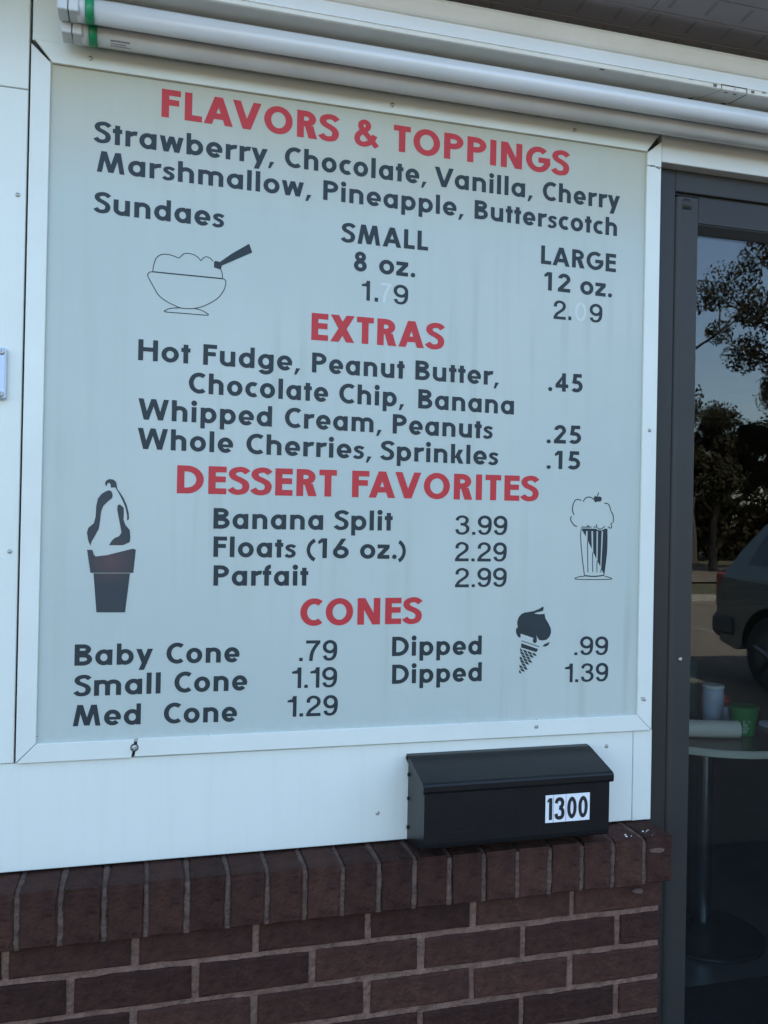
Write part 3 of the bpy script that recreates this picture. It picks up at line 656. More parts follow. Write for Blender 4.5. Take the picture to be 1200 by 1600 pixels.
# (word, style, left x, baseline z at left, right x, baseline z at right, cap height), metres on the board; style r red heading, k black, h price figures, g and f ghosts
TEXT = [
    ('FLAVORS', 'r', 0.2164, 1.1344, 0.5378, 1.1312, 0.0481),
    ('&', 'r', 0.5686, 1.1309, 0.6136, 1.1304, 0.0481),
    ('TOPPINGS', 'r', 0.6452, 1.1301, 1.0139, 1.1265, 0.0481),
    ('Strawberry,', 'k', 0.1044, 1.0738, 0.4176, 1.0733, 0.0383),
    ('Chocolate,', 'k', 0.4377, 1.0733, 0.7119, 1.0729, 0.0383),
    ('Vanilla,', 'k', 0.7288, 1.0729, 0.9348, 1.0726, 0.0383),
    ('Cherry', 'k', 0.9572, 1.0725, 1.1304, 1.0723, 0.0383),
    ('Marshmallow,', 'k', 0.1097, 1.0233, 0.4879, 1.021, 0.0336),
    ('Pineapple,', 'k', 0.5109, 1.0209, 0.7891, 1.0192, 0.0336),
    ('Butterscotch', 'k', 0.8125, 1.019, 1.1249, 1.0172, 0.0336),
    ('Sundaes', 'k', 0.1069, 0.9515, 0.3302, 0.9482, 0.0353),
    ('SMALL', 'k', 0.5476, 0.9454, 0.7183, 0.9462, 0.0355),
    ('8', 'k', 0.5722, 0.8939, 0.5972, 0.8935, 0.035),
    ('oz.', 'k', 0.6214, 0.8932, 0.6931, 0.8922, 0.035),
    ('1', 'h', 0.5883, 0.8401, 0.6045, 0.8396, 0.0345),
    ('.', 'h', 0.6139, 0.8393, 0.6202, 0.8391, 0.0345),
    ('9', 'h', 0.6509, 0.8382, 0.6803, 0.8373, 0.0345),
    ('7', 'g', 0.6252, 0.839, 0.6461, 0.8383, 0.0345),
    ('LARGE', 'k', 0.9561, 0.9443, 1.124, 0.9427, 0.0346),
    ('12', 'k', 0.9636, 0.8923, 1.0216, 0.8915, 0.0343),
    ('oz.', 'k', 1.0438, 0.8912, 1.1155, 0.8901, 0.0343),
    ('2', 'h', 0.9858, 0.836, 1.0127, 0.836, 0.0361),
    ('.', 'h', 1.0184, 0.836, 1.0248, 0.836, 0.0361),
    ('9', 'h', 1.0658, 0.8359, 1.0948, 0.8359, 0.0361),
    ('0', 'g', 1.0327, 0.836, 1.0586, 0.8359, 0.0361),
    ('EXTRAS', 'r', 0.4937, 0.7576, 0.754, 0.7572, 0.0494),
    ('Hot', 'k', 0.1855, 0.6991, 0.2754, 0.6986, 0.0358),
    ('Fudge,', 'k', 0.2979, 0.6984, 0.4734, 0.6974, 0.0358),
    ('Peanut', 'k', 0.4962, 0.6972, 0.6757, 0.6961, 0.0358),
    ('Butter,', 'k', 0.6975, 0.696, 0.8696, 0.6949, 0.0358),
    ('.45', 'k', 0.9768, 0.6904, 1.0528, 0.6915, 0.0349),
    ('Chocolate', 'k', 0.2736, 0.6465, 0.5276, 0.6434, 0.035),
    ('Chip,', 'k', 0.549, 0.6432, 0.6755, 0.6417, 0.035),
    ('Banana', 'k', 0.7044, 0.6413, 0.9035, 0.6389, 0.035),
    ('Whipped', 'k', 0.1876, 0.5948, 0.4239, 0.5926, 0.0357),
    ('Cream,', 'k', 0.4475, 0.5924, 0.6321, 0.5907, 0.0357),
    ('Peanuts', 'k', 0.6543, 0.5905, 0.8595, 0.5886, 0.0357),
    ('.25', 'k', 0.9754, 0.5853, 1.0513, 0.5868, 0.0351),
    ('Whole', 'k', 0.1876, 0.5427, 0.354, 0.5414, 0.0357),
    ('Cherries,', 'k', 0.3782, 0.5412, 0.6131, 0.5393, 0.0357),
    ('Sprinkles', 'k', 0.6319, 0.5391, 0.8721, 0.5372, 0.0357),
    ('.15', 'k', 0.9764, 0.534, 1.0502, 0.5348, 0.0342),
    ('DESSERT', 'r', 0.2566, 0.466, 0.5476, 0.467, 0.0476),
    ('FAVORITES', 'r', 0.5771, 0.4671, 0.9594, 0.4683, 0.0476),
    ('Banana', 'k', 0.322, 0.4038, 0.5233, 0.4046, 0.0363),
    ('Split', 'k', 0.5447, 0.4047, 0.658, 0.4052, 0.0363),
    ('3.99', 'h', 0.7844, 0.3992, 0.8939, 0.3997, 0.0362),
    ('Floats', 'k', 0.323, 0.3529, 0.4732, 0.3522, 0.0347),
    ('(16', 'k', 0.493, 0.3521, 0.5734, 0.3517, 0.0347),
    ('oz.)', 'k', 0.5951, 0.3516, 0.6853, 0.3512, 0.0347),
    ('2.29', 'h', 0.7854, 0.3475, 0.8936, 0.3472, 0.0356),
    ('Parfait', 'k', 0.3241, 0.3009, 0.4971, 0.3006, 0.0347),
    ('2.99', 'h', 0.7865, 0.2967, 0.8946, 0.2973, 0.0356),
    ('CONES', 'r', 0.4835, 0.2261, 0.7191, 0.2272, 0.0488),
    ('Baby', 'k', 0.0905, 0.1629, 0.2216, 0.1625, 0.0343),
    ('Cone', 'k', 0.2447, 0.1624, 0.3733, 0.162, 0.0343),
    ('.79', 'h', 0.4831, 0.1609, 0.5545, 0.1604, 0.0375),
    ('Dipped', 'k', 0.6616, 0.166, 0.8444, 0.1649, 0.0341),
    ('.99', 'h', 1.0455, 0.1588, 1.1215, 0.1571, 0.0365),
    ('Small', 'k', 0.0911, 0.1095, 0.2358, 0.11, 0.0355),
    ('Cone', 'k', 0.2595, 0.1101, 0.3882, 0.1105, 0.0355),
    ('1.19', 'h', 0.4704, 0.1114, 0.5555, 0.1101, 0.0367),
    ('Dipped', 'k', 0.6627, 0.1129, 0.8455, 0.1128, 0.0335),
    ('1.39', 'h', 1.0252, 0.1043, 1.1226, 0.1035, 0.0357),
    ('Med', 'k', 0.09, 0.0582, 0.203, 0.0566, 0.0333),
    ('Cone', 'k', 0.2424, 0.056, 0.3709, 0.0542, 0.0333),
    ('1.29', 'h', 0.4631, 0.0585, 0.5578, 0.0575, 0.0372),
    ('Dipped', 'f', 0.6637, 0.0647, 0.8465, 0.0626, 0.0329),
]
PICTURES = {
  'bowl': {
    "strokes": [[(0.2073, 0.8573), (0.2083, 0.8672), (0.2123, 0.8811), (0.2192, 0.8881), (0.227, 0.8905), (0.2366, 0.8902), (0.2454, 0.888), (0.2516, 0.8857)], [(0.2516, 0.8857), (0.2559, 0.89), (0.2611, 0.895), (0.2699, 0.8959), (0.2789, 0.8941), (0.2861, 0.8897), (0.2906, 0.8848)], [(0.2906, 0.8848), (0.295, 0.8908), (0.3003, 0.8931), (0.3066, 0.891), (0.3121, 0.8858)], [(0.3259, 0.873), (0.3282, 0.8659), (0.3295, 0.8569)], [(0.2073, 0.8573), (0.3295, 0.8563)], [(0.2073, 0.8573), (0.2016, 0.8558), (0.1988, 0.8511), (0.201, 0.845), (0.2099, 0.8296), (0.2189, 0.816), (0.233, 0.8064), (0.249, 0.7996), (0.2596, 0.7968), (0.2773, 0.7978), (0.2932, 0.8024), (0.3109, 0.8121), (0.3233, 0.8223), (0.3321, 0.836), (0.3354, 0.85), (0.3335, 0.8545), (0.3295, 0.8563)], [(0.2569, 0.7975), (0.2403, 0.7952), (0.2325, 0.7919), (0.2305, 0.7881), (0.2668, 0.788), (0.3039, 0.7881), (0.3006, 0.7924), (0.2915, 0.7964), (0.2808, 0.7982)]],
    "fills": [[(0.3134, 0.8847), (0.3157, 0.8873), (0.3211, 0.8867), (0.3238, 0.8861), (0.3452, 0.9035), (0.3758, 0.9245), (0.3817, 0.909), (0.3545, 0.8942), (0.3275, 0.8796), (0.3259, 0.8721), (0.3214, 0.8735), (0.3136, 0.875)]]},
  'cup': {
    "strokes": [],
    "fills": [[(0.1346, 0.4817), (0.1371, 0.4858), (0.1425, 0.4879), (0.1486, 0.487), (0.153, 0.4831), (0.1542, 0.4775), (0.1551, 0.471), (0.1599, 0.4647), (0.1662, 0.4552), (0.1719, 0.4416), (0.1753, 0.4287), (0.176, 0.4182), (0.1725, 0.4157), (0.1728, 0.4238), (0.1697, 0.4383), (0.164, 0.4519), (0.1568, 0.4654), (0.1536, 0.4702), (0.152, 0.4734), (0.1443, 0.4728), (0.1439, 0.478), (0.1418, 0.4811), (0.1388, 0.4802), (0.1373, 0.4754), (0.135, 0.4769)], [(0.1406, 0.4682), (0.1452, 0.4671), (0.1476, 0.4612), (0.147, 0.4547), (0.1402, 0.4489), (0.1327, 0.4407), (0.1291, 0.431), (0.1279, 0.4165), (0.1259, 0.4005), (0.1186, 0.3859), (0.1142, 0.3779), (0.1125, 0.3707), (0.1089, 0.3794), (0.1063, 0.3938), (0.1084, 0.4018), (0.1173, 0.4099), (0.1201, 0.4212), (0.1208, 0.4404), (0.1233, 0.4533), (0.1292, 0.4615), (0.1353, 0.4657)], [(0.1564, 0.4429), (0.1603, 0.4437), (0.1666, 0.4382), (0.167, 0.4302), (0.1667, 0.4172), (0.1703, 0.4076), (0.1774, 0.3996), (0.1789, 0.3867), (0.1779, 0.3778), (0.1664, 0.3723), (0.1433, 0.3721), (0.1477, 0.3799), (0.1522, 0.3847), (0.1599, 0.3881), (0.1636, 0.3946), (0.1619, 0.4042), (0.1584, 0.4219), (0.1558, 0.4348)], [(0.1072, 0.3637), (0.116, 0.3638), (0.1185, 0.3555), (0.1216, 0.3523), (0.1406, 0.3549), (0.1835, 0.3665), (0.1887, 0.3645), (0.1852, 0.3239), (0.1135, 0.3238)], [(0.1187, 0.323), (0.1795, 0.3231), (0.1727, 0.2544), (0.1248, 0.2549)]]},
  'shake': {
    "strokes": [[(1.0394, 0.4426), (1.0357, 0.4509), (1.0362, 0.4613), (1.0417, 0.4728), (1.0488, 0.4735), (1.0553, 0.4728)], [(1.0592, 0.4699), (1.0631, 0.4762), (1.0703, 0.4797), (1.0775, 0.4785), (1.0841, 0.4741), (1.0864, 0.4696)], [(1.0905, 0.4815), (1.094, 0.4894)], [(1.1068, 0.4675), (1.1134, 0.4676), (1.1186, 0.4632), (1.122, 0.4527)], [(1.1225, 0.4521), (1.127, 0.445), (1.1287, 0.4371), (1.1278, 0.4292)], [(1.1266, 0.4285), (1.123, 0.4258), (1.1246, 0.42), (1.1225, 0.417), (1.1158, 0.4198)], [(1.0335, 0.4399), (1.0317, 0.434), (1.0355, 0.4263), (1.0413, 0.4212), (1.0463, 0.4194)], [(1.0557, 0.4182), (1.0787, 0.4186)], [(1.0686, 0.4188), (1.0707, 0.4215), (1.0737, 0.4189)], [(1.0831, 0.419), (1.0903, 0.4192), (1.0895, 0.4246)], [(1.0911, 0.4181), (1.0991, 0.4146), (1.1092, 0.4208)], [(1.0557, 0.4156), (1.055, 0.3968), (1.059, 0.3578), (1.0648, 0.3208)], [(1.1144, 0.4152), (1.1146, 0.3713), (1.109, 0.3209)], [(1.0648, 0.3204), (1.0865, 0.3186), (1.109, 0.3209)], [(1.0648, 0.3195), (1.0865, 0.3179), (1.109, 0.32)], [(1.0649, 0.3189), (1.0505, 0.3169), (1.0485, 0.3124), (1.1223, 0.3124), (1.1208, 0.3163), (1.1105, 0.3189)], [(1.0703, 0.3905), (1.0726, 0.3267)], [(1.0822, 0.3671), (1.0835, 0.3267)], [(1.0927, 0.3502), (1.0929, 0.3267)], [(1.1022, 0.3333), (1.1012, 0.3267)]],
    "fills": [[(1.0833, 0.48), (1.0862, 0.482), (1.092, 0.4809), (1.0963, 0.4816), (1.1008, 0.4791), (1.1006, 0.4739), (1.098, 0.4712), (1.0922, 0.4711), (1.0864, 0.4692), (1.0846, 0.4722), (1.0831, 0.4767)], [(1.0575, 0.4156), (1.0889, 0.4155), (1.0933, 0.4129), (1.1021, 0.412), (1.1093, 0.4161), (1.1146, 0.4156), (1.1144, 0.4106), (1.0587, 0.4105)], [(1.0594, 0.4102), (1.0668, 0.4103), (1.0664, 0.3995)], [(1.0702, 0.4104), (1.0789, 0.4105), (1.0804, 0.374), (1.0703, 0.3924)], [(1.0825, 0.4106), (1.0905, 0.4107), (1.0912, 0.3541), (1.0838, 0.3676)], [(1.0937, 0.4107), (1.1021, 0.4108), (1.1004, 0.339), (1.094, 0.3489)], [(1.1053, 0.4109), (1.1144, 0.411), (1.1146, 0.3713), (1.1094, 0.3222), (1.1025, 0.3334)]]},
  'dipped': {
    "strokes": [[(0.929, 0.1901), (0.9682, 0.1773)]],
    "fills": [[(0.9173, 0.2148), (0.9206, 0.2173), (0.919, 0.2235), (0.9192, 0.2297), (0.9219, 0.2369), (0.9274, 0.243), (0.934, 0.2461), (0.943, 0.2472), (0.9543, 0.249), (0.9644, 0.2525), (0.9734, 0.2574), (0.9759, 0.2566), (0.9749, 0.2498), (0.9713, 0.2483), (0.9611, 0.2463), (0.9549, 0.244), (0.9657, 0.2426), (0.9748, 0.2427), (0.9776, 0.2441), (0.9801, 0.2341), (0.9877, 0.2226), (0.9925, 0.2131), (0.9929, 0.2048), (0.9894, 0.1965), (0.9827, 0.1909), (0.9736, 0.1897), (0.9667, 0.1912), (0.9638, 0.1959), (0.9603, 0.2011), (0.9621, 0.1949), (0.9621, 0.1876), (0.9589, 0.1846), (0.955, 0.1857), (0.953, 0.1899), (0.9548, 0.195), (0.944, 0.1988), (0.927, 0.2043), (0.9264, 0.1955), (0.921, 0.1987), (0.9175, 0.205), (0.9165, 0.2102)], [(0.9744, 0.1782), (0.9794, 0.1826), (0.9907, 0.1871), (0.9874, 0.1803), (0.9818, 0.1776)], [(0.9285, 0.1852), (0.9654, 0.1728), (0.9616, 0.1668), (0.9281, 0.1769)], [(0.9254, 0.1317), (0.9275, 0.1297), (0.9298, 0.1253), (0.9252, 0.1273)], [(0.9257, 0.1418), (0.9304, 0.1397), (0.9327, 0.1353), (0.9265, 0.1374)], [(0.9277, 0.1352), (0.9339, 0.1331), (0.9362, 0.1287), (0.93, 0.1308)], [(0.9262, 0.1584), (0.9298, 0.1564), (0.9322, 0.152), (0.9261, 0.1541)], [(0.9271, 0.1519), (0.9333, 0.1498), (0.9357, 0.1454), (0.9294, 0.1475)], [(0.9306, 0.1453), (0.9368, 0.1432), (0.9392, 0.1387), (0.9329, 0.1409)], [(0.9341, 0.1387), (0.9403, 0.1365), (0.9427, 0.1321), (0.9364, 0.1343)], [(0.9268, 0.175), (0.9293, 0.173), (0.9316, 0.1686), (0.9266, 0.1707)], [(0.9266, 0.1685), (0.9328, 0.1664), (0.9351, 0.162), (0.9289, 0.1641)], [(0.9301, 0.1619), (0.9363, 0.1598), (0.9386, 0.1554), (0.9324, 0.1575)], [(0.9336, 0.1553), (0.9398, 0.1532), (0.9421, 0.1488), (0.9359, 0.1509)], [(0.9371, 0.1487), (0.9433, 0.1466), (0.9456, 0.1422), (0.9394, 0.1443)], [(0.933, 0.172), (0.9392, 0.1699), (0.9416, 0.1655), (0.9353, 0.1676)], [(0.9365, 0.1654), (0.9427, 0.1633), (0.9451, 0.1589), (0.9388, 0.161)], [(0.94, 0.1588), (0.9462, 0.1567), (0.9486, 0.1523), (0.9423, 0.1544)], [(0.9435, 0.1522), (0.9498, 0.1501), (0.9521, 0.1457), (0.9458, 0.1478)], [(0.9429, 0.1689), (0.9492, 0.1668), (0.9515, 0.1624), (0.9453, 0.1645)], [(0.9465, 0.1623), (0.9527, 0.1602), (0.9551, 0.1557), (0.9488, 0.1579)], [(0.9529, 0.1657), (0.9592, 0.1636), (0.9616, 0.1592), (0.9553, 0.1613)]]},
}

KERN = {'AV': -.10, 'LA': -.02, 'FA': -.10, 'ry': -.03, 'y,': -.06, 'r,': -.03, 'Va': -.05}
SIDE_L = {c: .68 for c in 'oecdagqOCGQ&690'}; SIDE_L.update({c: .45 for c in 'AVWXTywvzstfS)1,'}); SIDE_L.update({'M': .9, ',': .5})
SIDE_R = {c: .68 for c in 'obpeODPBCG&6890'}; SIDE_R.update({c: .45 for c in 'AVWXTLFywvzscrtfkSREK('}); SIDE_R.update({'M': .9})
TW = dict(F=.64, L=.59, E=.62, T=.64, H=.86, A=1.0, V=1.0, W=1.40, M=1.20, N=.86, X=.90, O=1.02, C=.80, G=.98, S=.70, P=.75, R=.74, B=.77, D=.90,
          a=.76, b=.76, d=.76, p=.76, g=.76, o=.77, e=.74, c=.62, h=.73, n=.73, u=.73, m=1.16, r=.50, t=.41, f=.43, s=.55, k=.70, w=1.06, y=.76, z=.61)
TW.update({'&': .92, '1': .39, '2': .62, '4': .70, '5': .61, '6': .69, '8': .68, '(': .34, ')': .34, ',': .27})
TWH = {'0': .64, '1': .40, '2': .64, '3': .66, '5': .64, '7': .64, '9': .65}
STYLE = {'r': (0.258, 0.212, 0.0502, 'red'), 'k': (0.228, 0.198, 0.0372, 'ink'), 'h': (0.178, 0.152, 0.0380, 'ink'), 'g': (0.160, 0.140, 0.0378, 'ghost'), 'f': (0.220, 0.19, 0.0365, 'faint')}
for (word, st, xa, za, xb, zb, cap_) in TEXT:
    w, HT, cap0, mt = STYLE[st]
    cap = 0.8 * cap0 + 0.2 * cap_ * 1.04
    def gset(s):
        out = []
        for ch in word:
            fig = st in 'hg' or (st == 'f' and ch in '159.')
            fn_ = glyph_h if fig else glyph
            base = fn_(ch, w)[0]
            k = 1.0 if ch in 'Iil.' else ((TWH if fig else TW).get(ch, base * 1.1) / base)
            out.append((k, *fn_(ch, w / (k * s))))
        return out
    n = len(word); tot = (xb - xa) / cap
    fac = [(SIDE_R.get(word[i], 1.0) + SIDE_L.get(word[i + 1], 1.0)) / 2 for i in range(n - 1)]
    kern = [KERN.get(word[i:i + 2], 0) for i in range(n - 1)]
    g0 = 0.195 if st not in 'hg' else 0.15
    s = 1.0
    for _ in range(4):          # stems keep their thickness when a word is set wider
        G = gset(s); nat = sum(k * gw for k, gw, _s in G)
        s = (tot - g0 * sum(fac) - sum(kern)) / nat if n > 1 else tot / nat
        s = min(1.20, max(0.88, s))
    G = gset(s); nat = sum(k * gw for k, gw, _s in G)
    gap = (tot - s * nat - sum(kern)) / sum(fac) if n > 1 else 0
    fl = Flat(0.0028 - (0.0002 if mt not in ('faint',) else 0.0))
    pen = 0.0
    for i, (k, gw, shapes) in enumerate(G):
        for sh in shapes:
            def fn(x, z, pen=pen, s=s * k):
                X = xa + (pen + x * s) * cap
                return (X, za + (zb - za) * (X - xa) / max(1e-6, xb - xa) + z * cap)
            fl.shape(sh, fn)
        pen += gw * s * k + ((gap * fac[i] + kern[i]) if i < n - 1 else 0)
    o = fl.build('lettering', mt, sign)
    if st == 'r': o['label'] = 'red heading word %s' % word if word != '&' else 'red ampersand in the heading'
    elif mt == 'ghost': o['label'] = 'pale ghost of a removed price figure'
    elif mt == 'faint': o['label'] = 'faint ghost of removed lettering'

for key, d in PICTURES.items():
    fl = Flat(0.0026)
    ident = lambda x, z: (x, z)
    sw = {'bowl': 0.0014, 'shake': 0.0016, 'dipped': 0.0015, 'cup': 0.001}[key]
    for i, P in enumerate(d['strokes']):
        straight = len(P) == 2
        ww = sw * (1.5 if (key, i) == ('bowl', 4) else 1)
        if key == 'shake' and i < 11: ww = sw * 1.2
        fl.shape(STR(P, ww, 5, not straight), ident)
    for P in d['fills']:
        if key == 'dipped' and len(P) == 4 and abs(P[0][0] - P[1][0]) < 0.009:      # waffle cells: nearly touching
            cx, cz = sum(p[0] for p in P) / 4, sum(p[1] for p in P) / 4
            P = [(cx + (p[0] - cx) * 1.22, cz + (p[1] - cz) * 1.22) for p in P]
        fl.shape(list(P), ident)
    nm = {'bowl': 'sundae_bowl_picture', 'cup': 'sundae_cup_picture', 'shake': 'milkshake_picture', 'dipped': 'dipped_cone_picture'}[key]
    o = fl.build(nm, 'cupprint' if key == 'cup' else 'ink', sign)

# ------------------------------------------------------------------ tube lamp above the sign
lamp = thing('tube_lamp', 'long white fluorescent lamp fixture with two unlit tubes above the menu board', 'light fixture', (1.1, -0.06, 1.287))
XA, XB = 0.050, 2.56
hood = [(0.0, 1.287), (-0.112, 1.287), (-0.1148, 1.2885), (-0.1145, 1.2955), (-0.1128, 1.2970), (-0.1115, 1.3010), (-0.1085, 1.3240), (-0.1098, 1.3252), (-0.1120, 1.3262), (-0.1150, 1.3300), (-0.1215, 1.3440), (-0.1235, 1.3500), (-0.1215, 1.3563), (0.0, 1.3563)]
MB().profx([(y + 0.0005 if y == 0 else y, z) for y, z in hood], 0.047, 2.62).build('hood', 'hood', lamp)
MB().profx([(-0.1128, 1.2972), (-0.1150, 1.2974), (-0.1096, 1.3238), (-0.1080, 1.3238)][::-1], 0.0475, 2.6195).build('sky_lit_face', 'hoodface', lamp)  # thin strip added over the hood to carry the painted sky light
for (yc, zc, rad, mt, x0, kz) in ((-0.080, 1.255, 0.0190, 'tube', XA, 0), (-0.040, 1.2395, 0.0188, 'tube2', XA + 0.003, 1)):
    t = MB().tube((x0 + 0.030, yc, zc), (XB, yc, zc), rad, n=40).build('lamp_tube', mt, lamp, smooth=True)
    t['label'] = 'front unlit fluorescent tube' if kz == 0 else 'rear unlit fluorescent tube'
    MB().tube((x0 + 0.043, yc, zc), (x0 + 0.056, yc, zc), rad + 0.0010, n=40).build('green_band', 'green', t, smooth=True)
    MB().tube((x0 + 0.033, yc, zc), (x0 + 0.043, yc, zc), rad + 0.0005, n=40).build('end_cap', 'holder', t, smooth=True)
    for hx in (x0, 2.545):
        h = MB().cbox(hx, hx + 0.016, yc - 0.021, yc + 0.017, zc - 0.015, 1.2865, 0.0014).cbox(hx + 0.0175, hx + 0.033, yc - 0.021, yc + 0.017, zc - 0.015, 1.2865, 0.0014)
        h.build('lampholder', 'holder', lamp)
    if kz == 1:     # tiny unreadable maker's print on the rear tube
        pr = MB(); r = random.Random(2)
        for row in range(3):
            a = math.radians(-105 - row * 13); x = x0 + 0.078
            while x < x0 + 0.078 + (0.032 if row < 2 else 0.03):
                l = r.uniform(0.0008, 0.003)
                if row != 1 or x < x0 + 0.10:
                    hh = 0.0016 if row < 2 else 0.0026
                    for q in (0,):
                        ra = rad + 0.0003
                        a2 = a - hh / rad
                        pr.add([(x, yc + ra * math.cos(a), zc + ra * math.sin(a)), (x + l, yc + ra * math.cos(a), zc + ra * math.sin(a)), (x + l, yc + ra * math.cos(a2), zc + ra * math.sin(a2)), (x, yc + ra * math.cos(a2), zc + ra * math.sin(a2))], [(0, 1, 2, 3)])
                x += l + r.uniform(0.0004, 0.001)
        tag(pr.build('tube_print', 'print', t), kind='stuff')
# knock-outs and seam of the hood lip
YL = -0.1151
def sq(x, z, w, h, mt='slot', y=YL, name='knockout'):
    MB().rect(x - w / 2, x + w / 2, z - h / 2, z + h / 2, y + 0.0012, y - 0.0002, 0.0001).build(name, mt, lamp)
sq(1.213, 1.2975, 0.0100, 0.0034, 'slot', -0.1140)
sq(1.2665, 1.2925, 0.0080, 0.0058, 'grime')
sq(1.3535, 1.2925, 0.0072, 0.0050, 'grime')
sq(1.3800, 1.2950, 0.0088, 0.0036, 'slot', -0.1145)
m = MB()
m.rect(1.281, 1.3395, 1.2964, 1.2974, -0.1125, -0.1158, 0.0001)
m.rect(1.2806, 1.2817, 1.2880, 1.2974, -0.1125, -0.1158, 0.0001)
m.rect(1.3388, 1.3402, 1.2880, 1.2974, -0.1125, -0.1158, 0.0001)
m.build('seam', 'grime', lamp)
hook = MB(); pts = spline([(1.306, 1.2965), (1.3065, 1.2985), (1.3095, 1.2990), (1.3112, 1.2968), (1.3105, 1.2925), (1.3085, 1.2915)], 4)
for a, b in zip(pts[:-1], pts[1:]): hook.tube((a[0], -0.1168, a[1] - .002), (b[0], -0.1168, b[1] - .002), 0.0006, n=5)
hook.build('wire_hook', 'steel', lamp)
m = MB()
m.add([(1.2812, -0.112, 1.2866), (1.2826, -0.112, 1.2866), (1.2576, -0.065, 1.2866), (1.2562, -0.065, 1.2866)], [(0, 1, 2, 3)])
m.add([(1.3400, -0.112, 1.2866), (1.3428, -0.112, 1.2866), (1.3328, -0.070, 1.2866), (1.3300, -0.070, 1.2866)], [(0, 1, 2, 3)])
for (x, y, s) in ((1.297, -0.107, .006), (1.318, -0.106, .006), (1.245, -0.066, .009), (1.281, -0.067, .004), (1.322, -0.067, .009), (1.02, -0.1125, .008)):
    n = 8; m.add([(x + s * math.cos(2 * math.pi * i / n) * (1 if i % 2 else .7), y + s * .30 * math.sin(2 * math.pi * i / n), 1.2866) for i in range(n)], [tuple(range(n))])
m.build('grime_mark', 'grime', lamp)

# ------------------------------------------------------------------ plastic plate at the left edge
pl = thing('plastic_plate', 'small clear blue-grey plastic plate with corner screws on the left wall panel', 'wall plate', (-0.075, 0, 0.66))
MB().cbox(-0.125, -0.0275, -0.010, 0.0008, 0.6165, 0.7035, 0.003).build('plate_body', 'plastic', pl)
MB().cbox(-0.112, -0.041, -0.0128, -0.0095, 0.632, 0.688, 0.0015).build('raised_cover', 'plastic', pl)
for x in (-0.0345, -0.118):
    for z in (0.6245, 0.6955): screw(pl, x, -0.0102, z, 0.0046)

# ------------------------------------------------------------------ mailbox
mb = thing('mailbox', 'black steel wall mailbox with sloping lid and 1300 number tiles on the brick sill', 'mailbox', (0.885, -0.05, -0.186))
bx0, bx1 = 0.6985, 1.0705
yb_ = 0.0025
body = [(yb_, -0.0300), (yb_, -0.1845), (-0.012, -0.1850), (-0.092, -0.1700), (-0.0985, -0.1650), (-0.0995, -0.1580), (-0.0995, -0.0600), (-0.0970, -0.0560)]
MB().profx(body[::-1], bx0, bx1).build('box_body', 'mbox', mb)
lx0, lx1 = 0.6945, 1.0765
lid = [(yb_, -0.0215), (-0.010, -0.0225), (-0.0985, -0.0475), (-0.1035, -0.0500), (-0.1052, -0.0530), (-0.1052, -0.0620), (-0.1028, -0.0665), (-0.1006, -0.0665), (-0.1020, -0.0620), (-0.1020, -0.0545), (-0.0980, -0.0510), (-0.010, -0.0260), (yb_, -0.0250)]
MB().profx(lid[::-1], lx0, lx1).build('lid', 'mbox', mb)
for xs in ((lx0 - 0.0, lx0 + 0.0014), (lx1 - 0.0014, lx1)):
    s = [(yb_, -0.0216), (-0.010, -0.0226), (-0.0985, -0.0476), (-0.1035, -0.0501), (-0.1035, -0.0620), (yb_, -0.0345)]
    MB().profx(s[::-1], xs[0] + 0.0002, xs[1] - 0.0002).build('lid_flange', 'mbox', mb)
for (y, z) in ((-0.004, -0.060), (-0.004, -0.105), (-0.004, -0.160)):
    MB().tube((bx0 - 0.0028, y, z), (bx0 + 0.001, y, z), 0.0034, 0.0034, 10).build('rivet', 'mbox', mb)
sc_ = MB(); r = random.Random(21)
for (x, z, a, l) in ((0.83, -0.105, .5, .012), (0.842, -0.118, 1.3, .010), (0.86, -0.100, .2, .014), (0.80, -0.112, .9, .007), (0.885, -0.108, 1.1, .008), (0.775, -0.139, .03, .05), (0.905, -0.128, .4, .006), (0.93, -0.145, -.2, .009), (0.74, -0.09, .7, .006)):
    dx, dz = math.cos(a) * l / 2, math.sin(a) * l / 2; nx, nz = -math.sin(a) * .0002, math.cos(a) * .0002
    sc_.add([(x - dx - nx, -0.0998, z - dz - nz), (x + dx - nx, -0.0998, z + dz - nz), (x + dx + nx, -0.0998, z + dz + nz), (x - dx + nx, -0.0998, z - dz + nz)], [(0, 1, 2, 3)])
tag(sc_.build('scratch', 'bronze2', mb), kind='stuff')
MB().tube((lx0 - 0.002, -0.003, -0.028), (lx1 + 0.002, -0.003, -0.028), 0.0036, n=10).build('hinge_rod', 'mbox', mb)
npl = MB().rect(0.9372, 1.0288, -0.1365, -0.0850, -0.0990, -0.1004, 0.0003).build('number_plate', 'whiteplate', mb)
pc = MB()
for x in (0.9530, 0.9790): pc.rect(x - 0.0003, x + 0.0003, -0.1362, -0.0853, -0.1, -0.1006, 0.0001)
pc.build('tile_joint', 'black', npl)
for ch, x0 in (('1', 0.9400), ('3', 0.9558), ('0', 0.9815), ('0', 1.0048)):
    fl = Flat(-0.1008); w = 0.17; cp = 0.0410; sx = 0.0395
    if ch == '1': SHP = [R_(.10, 0, .10 + w, 1), [(.0, .80), (.10, .84), (.10, 1), (.02, .90)]]
    elif ch == '3': SHP = [STR([(.08, .74), (.12, .88), (.24, .93), (.36, .89), (.41, .77), (.38, .62), (.25, .53)], w), STR([(.23, .535), (.37, .47), (.43, .32), (.39, .13), (.26, .07), (.12, .11), (.07, .27)], w)]
    else: SHP = [ARC(.25, .5, .25, .5, 0, 360, w, 30)]
    for sh in SHP: fl.shape(sh, lambda x, z, x0=x0: (x0 + x * sx, -0.1313 + z * cp))
    fl.build('digit', 'black', npl)

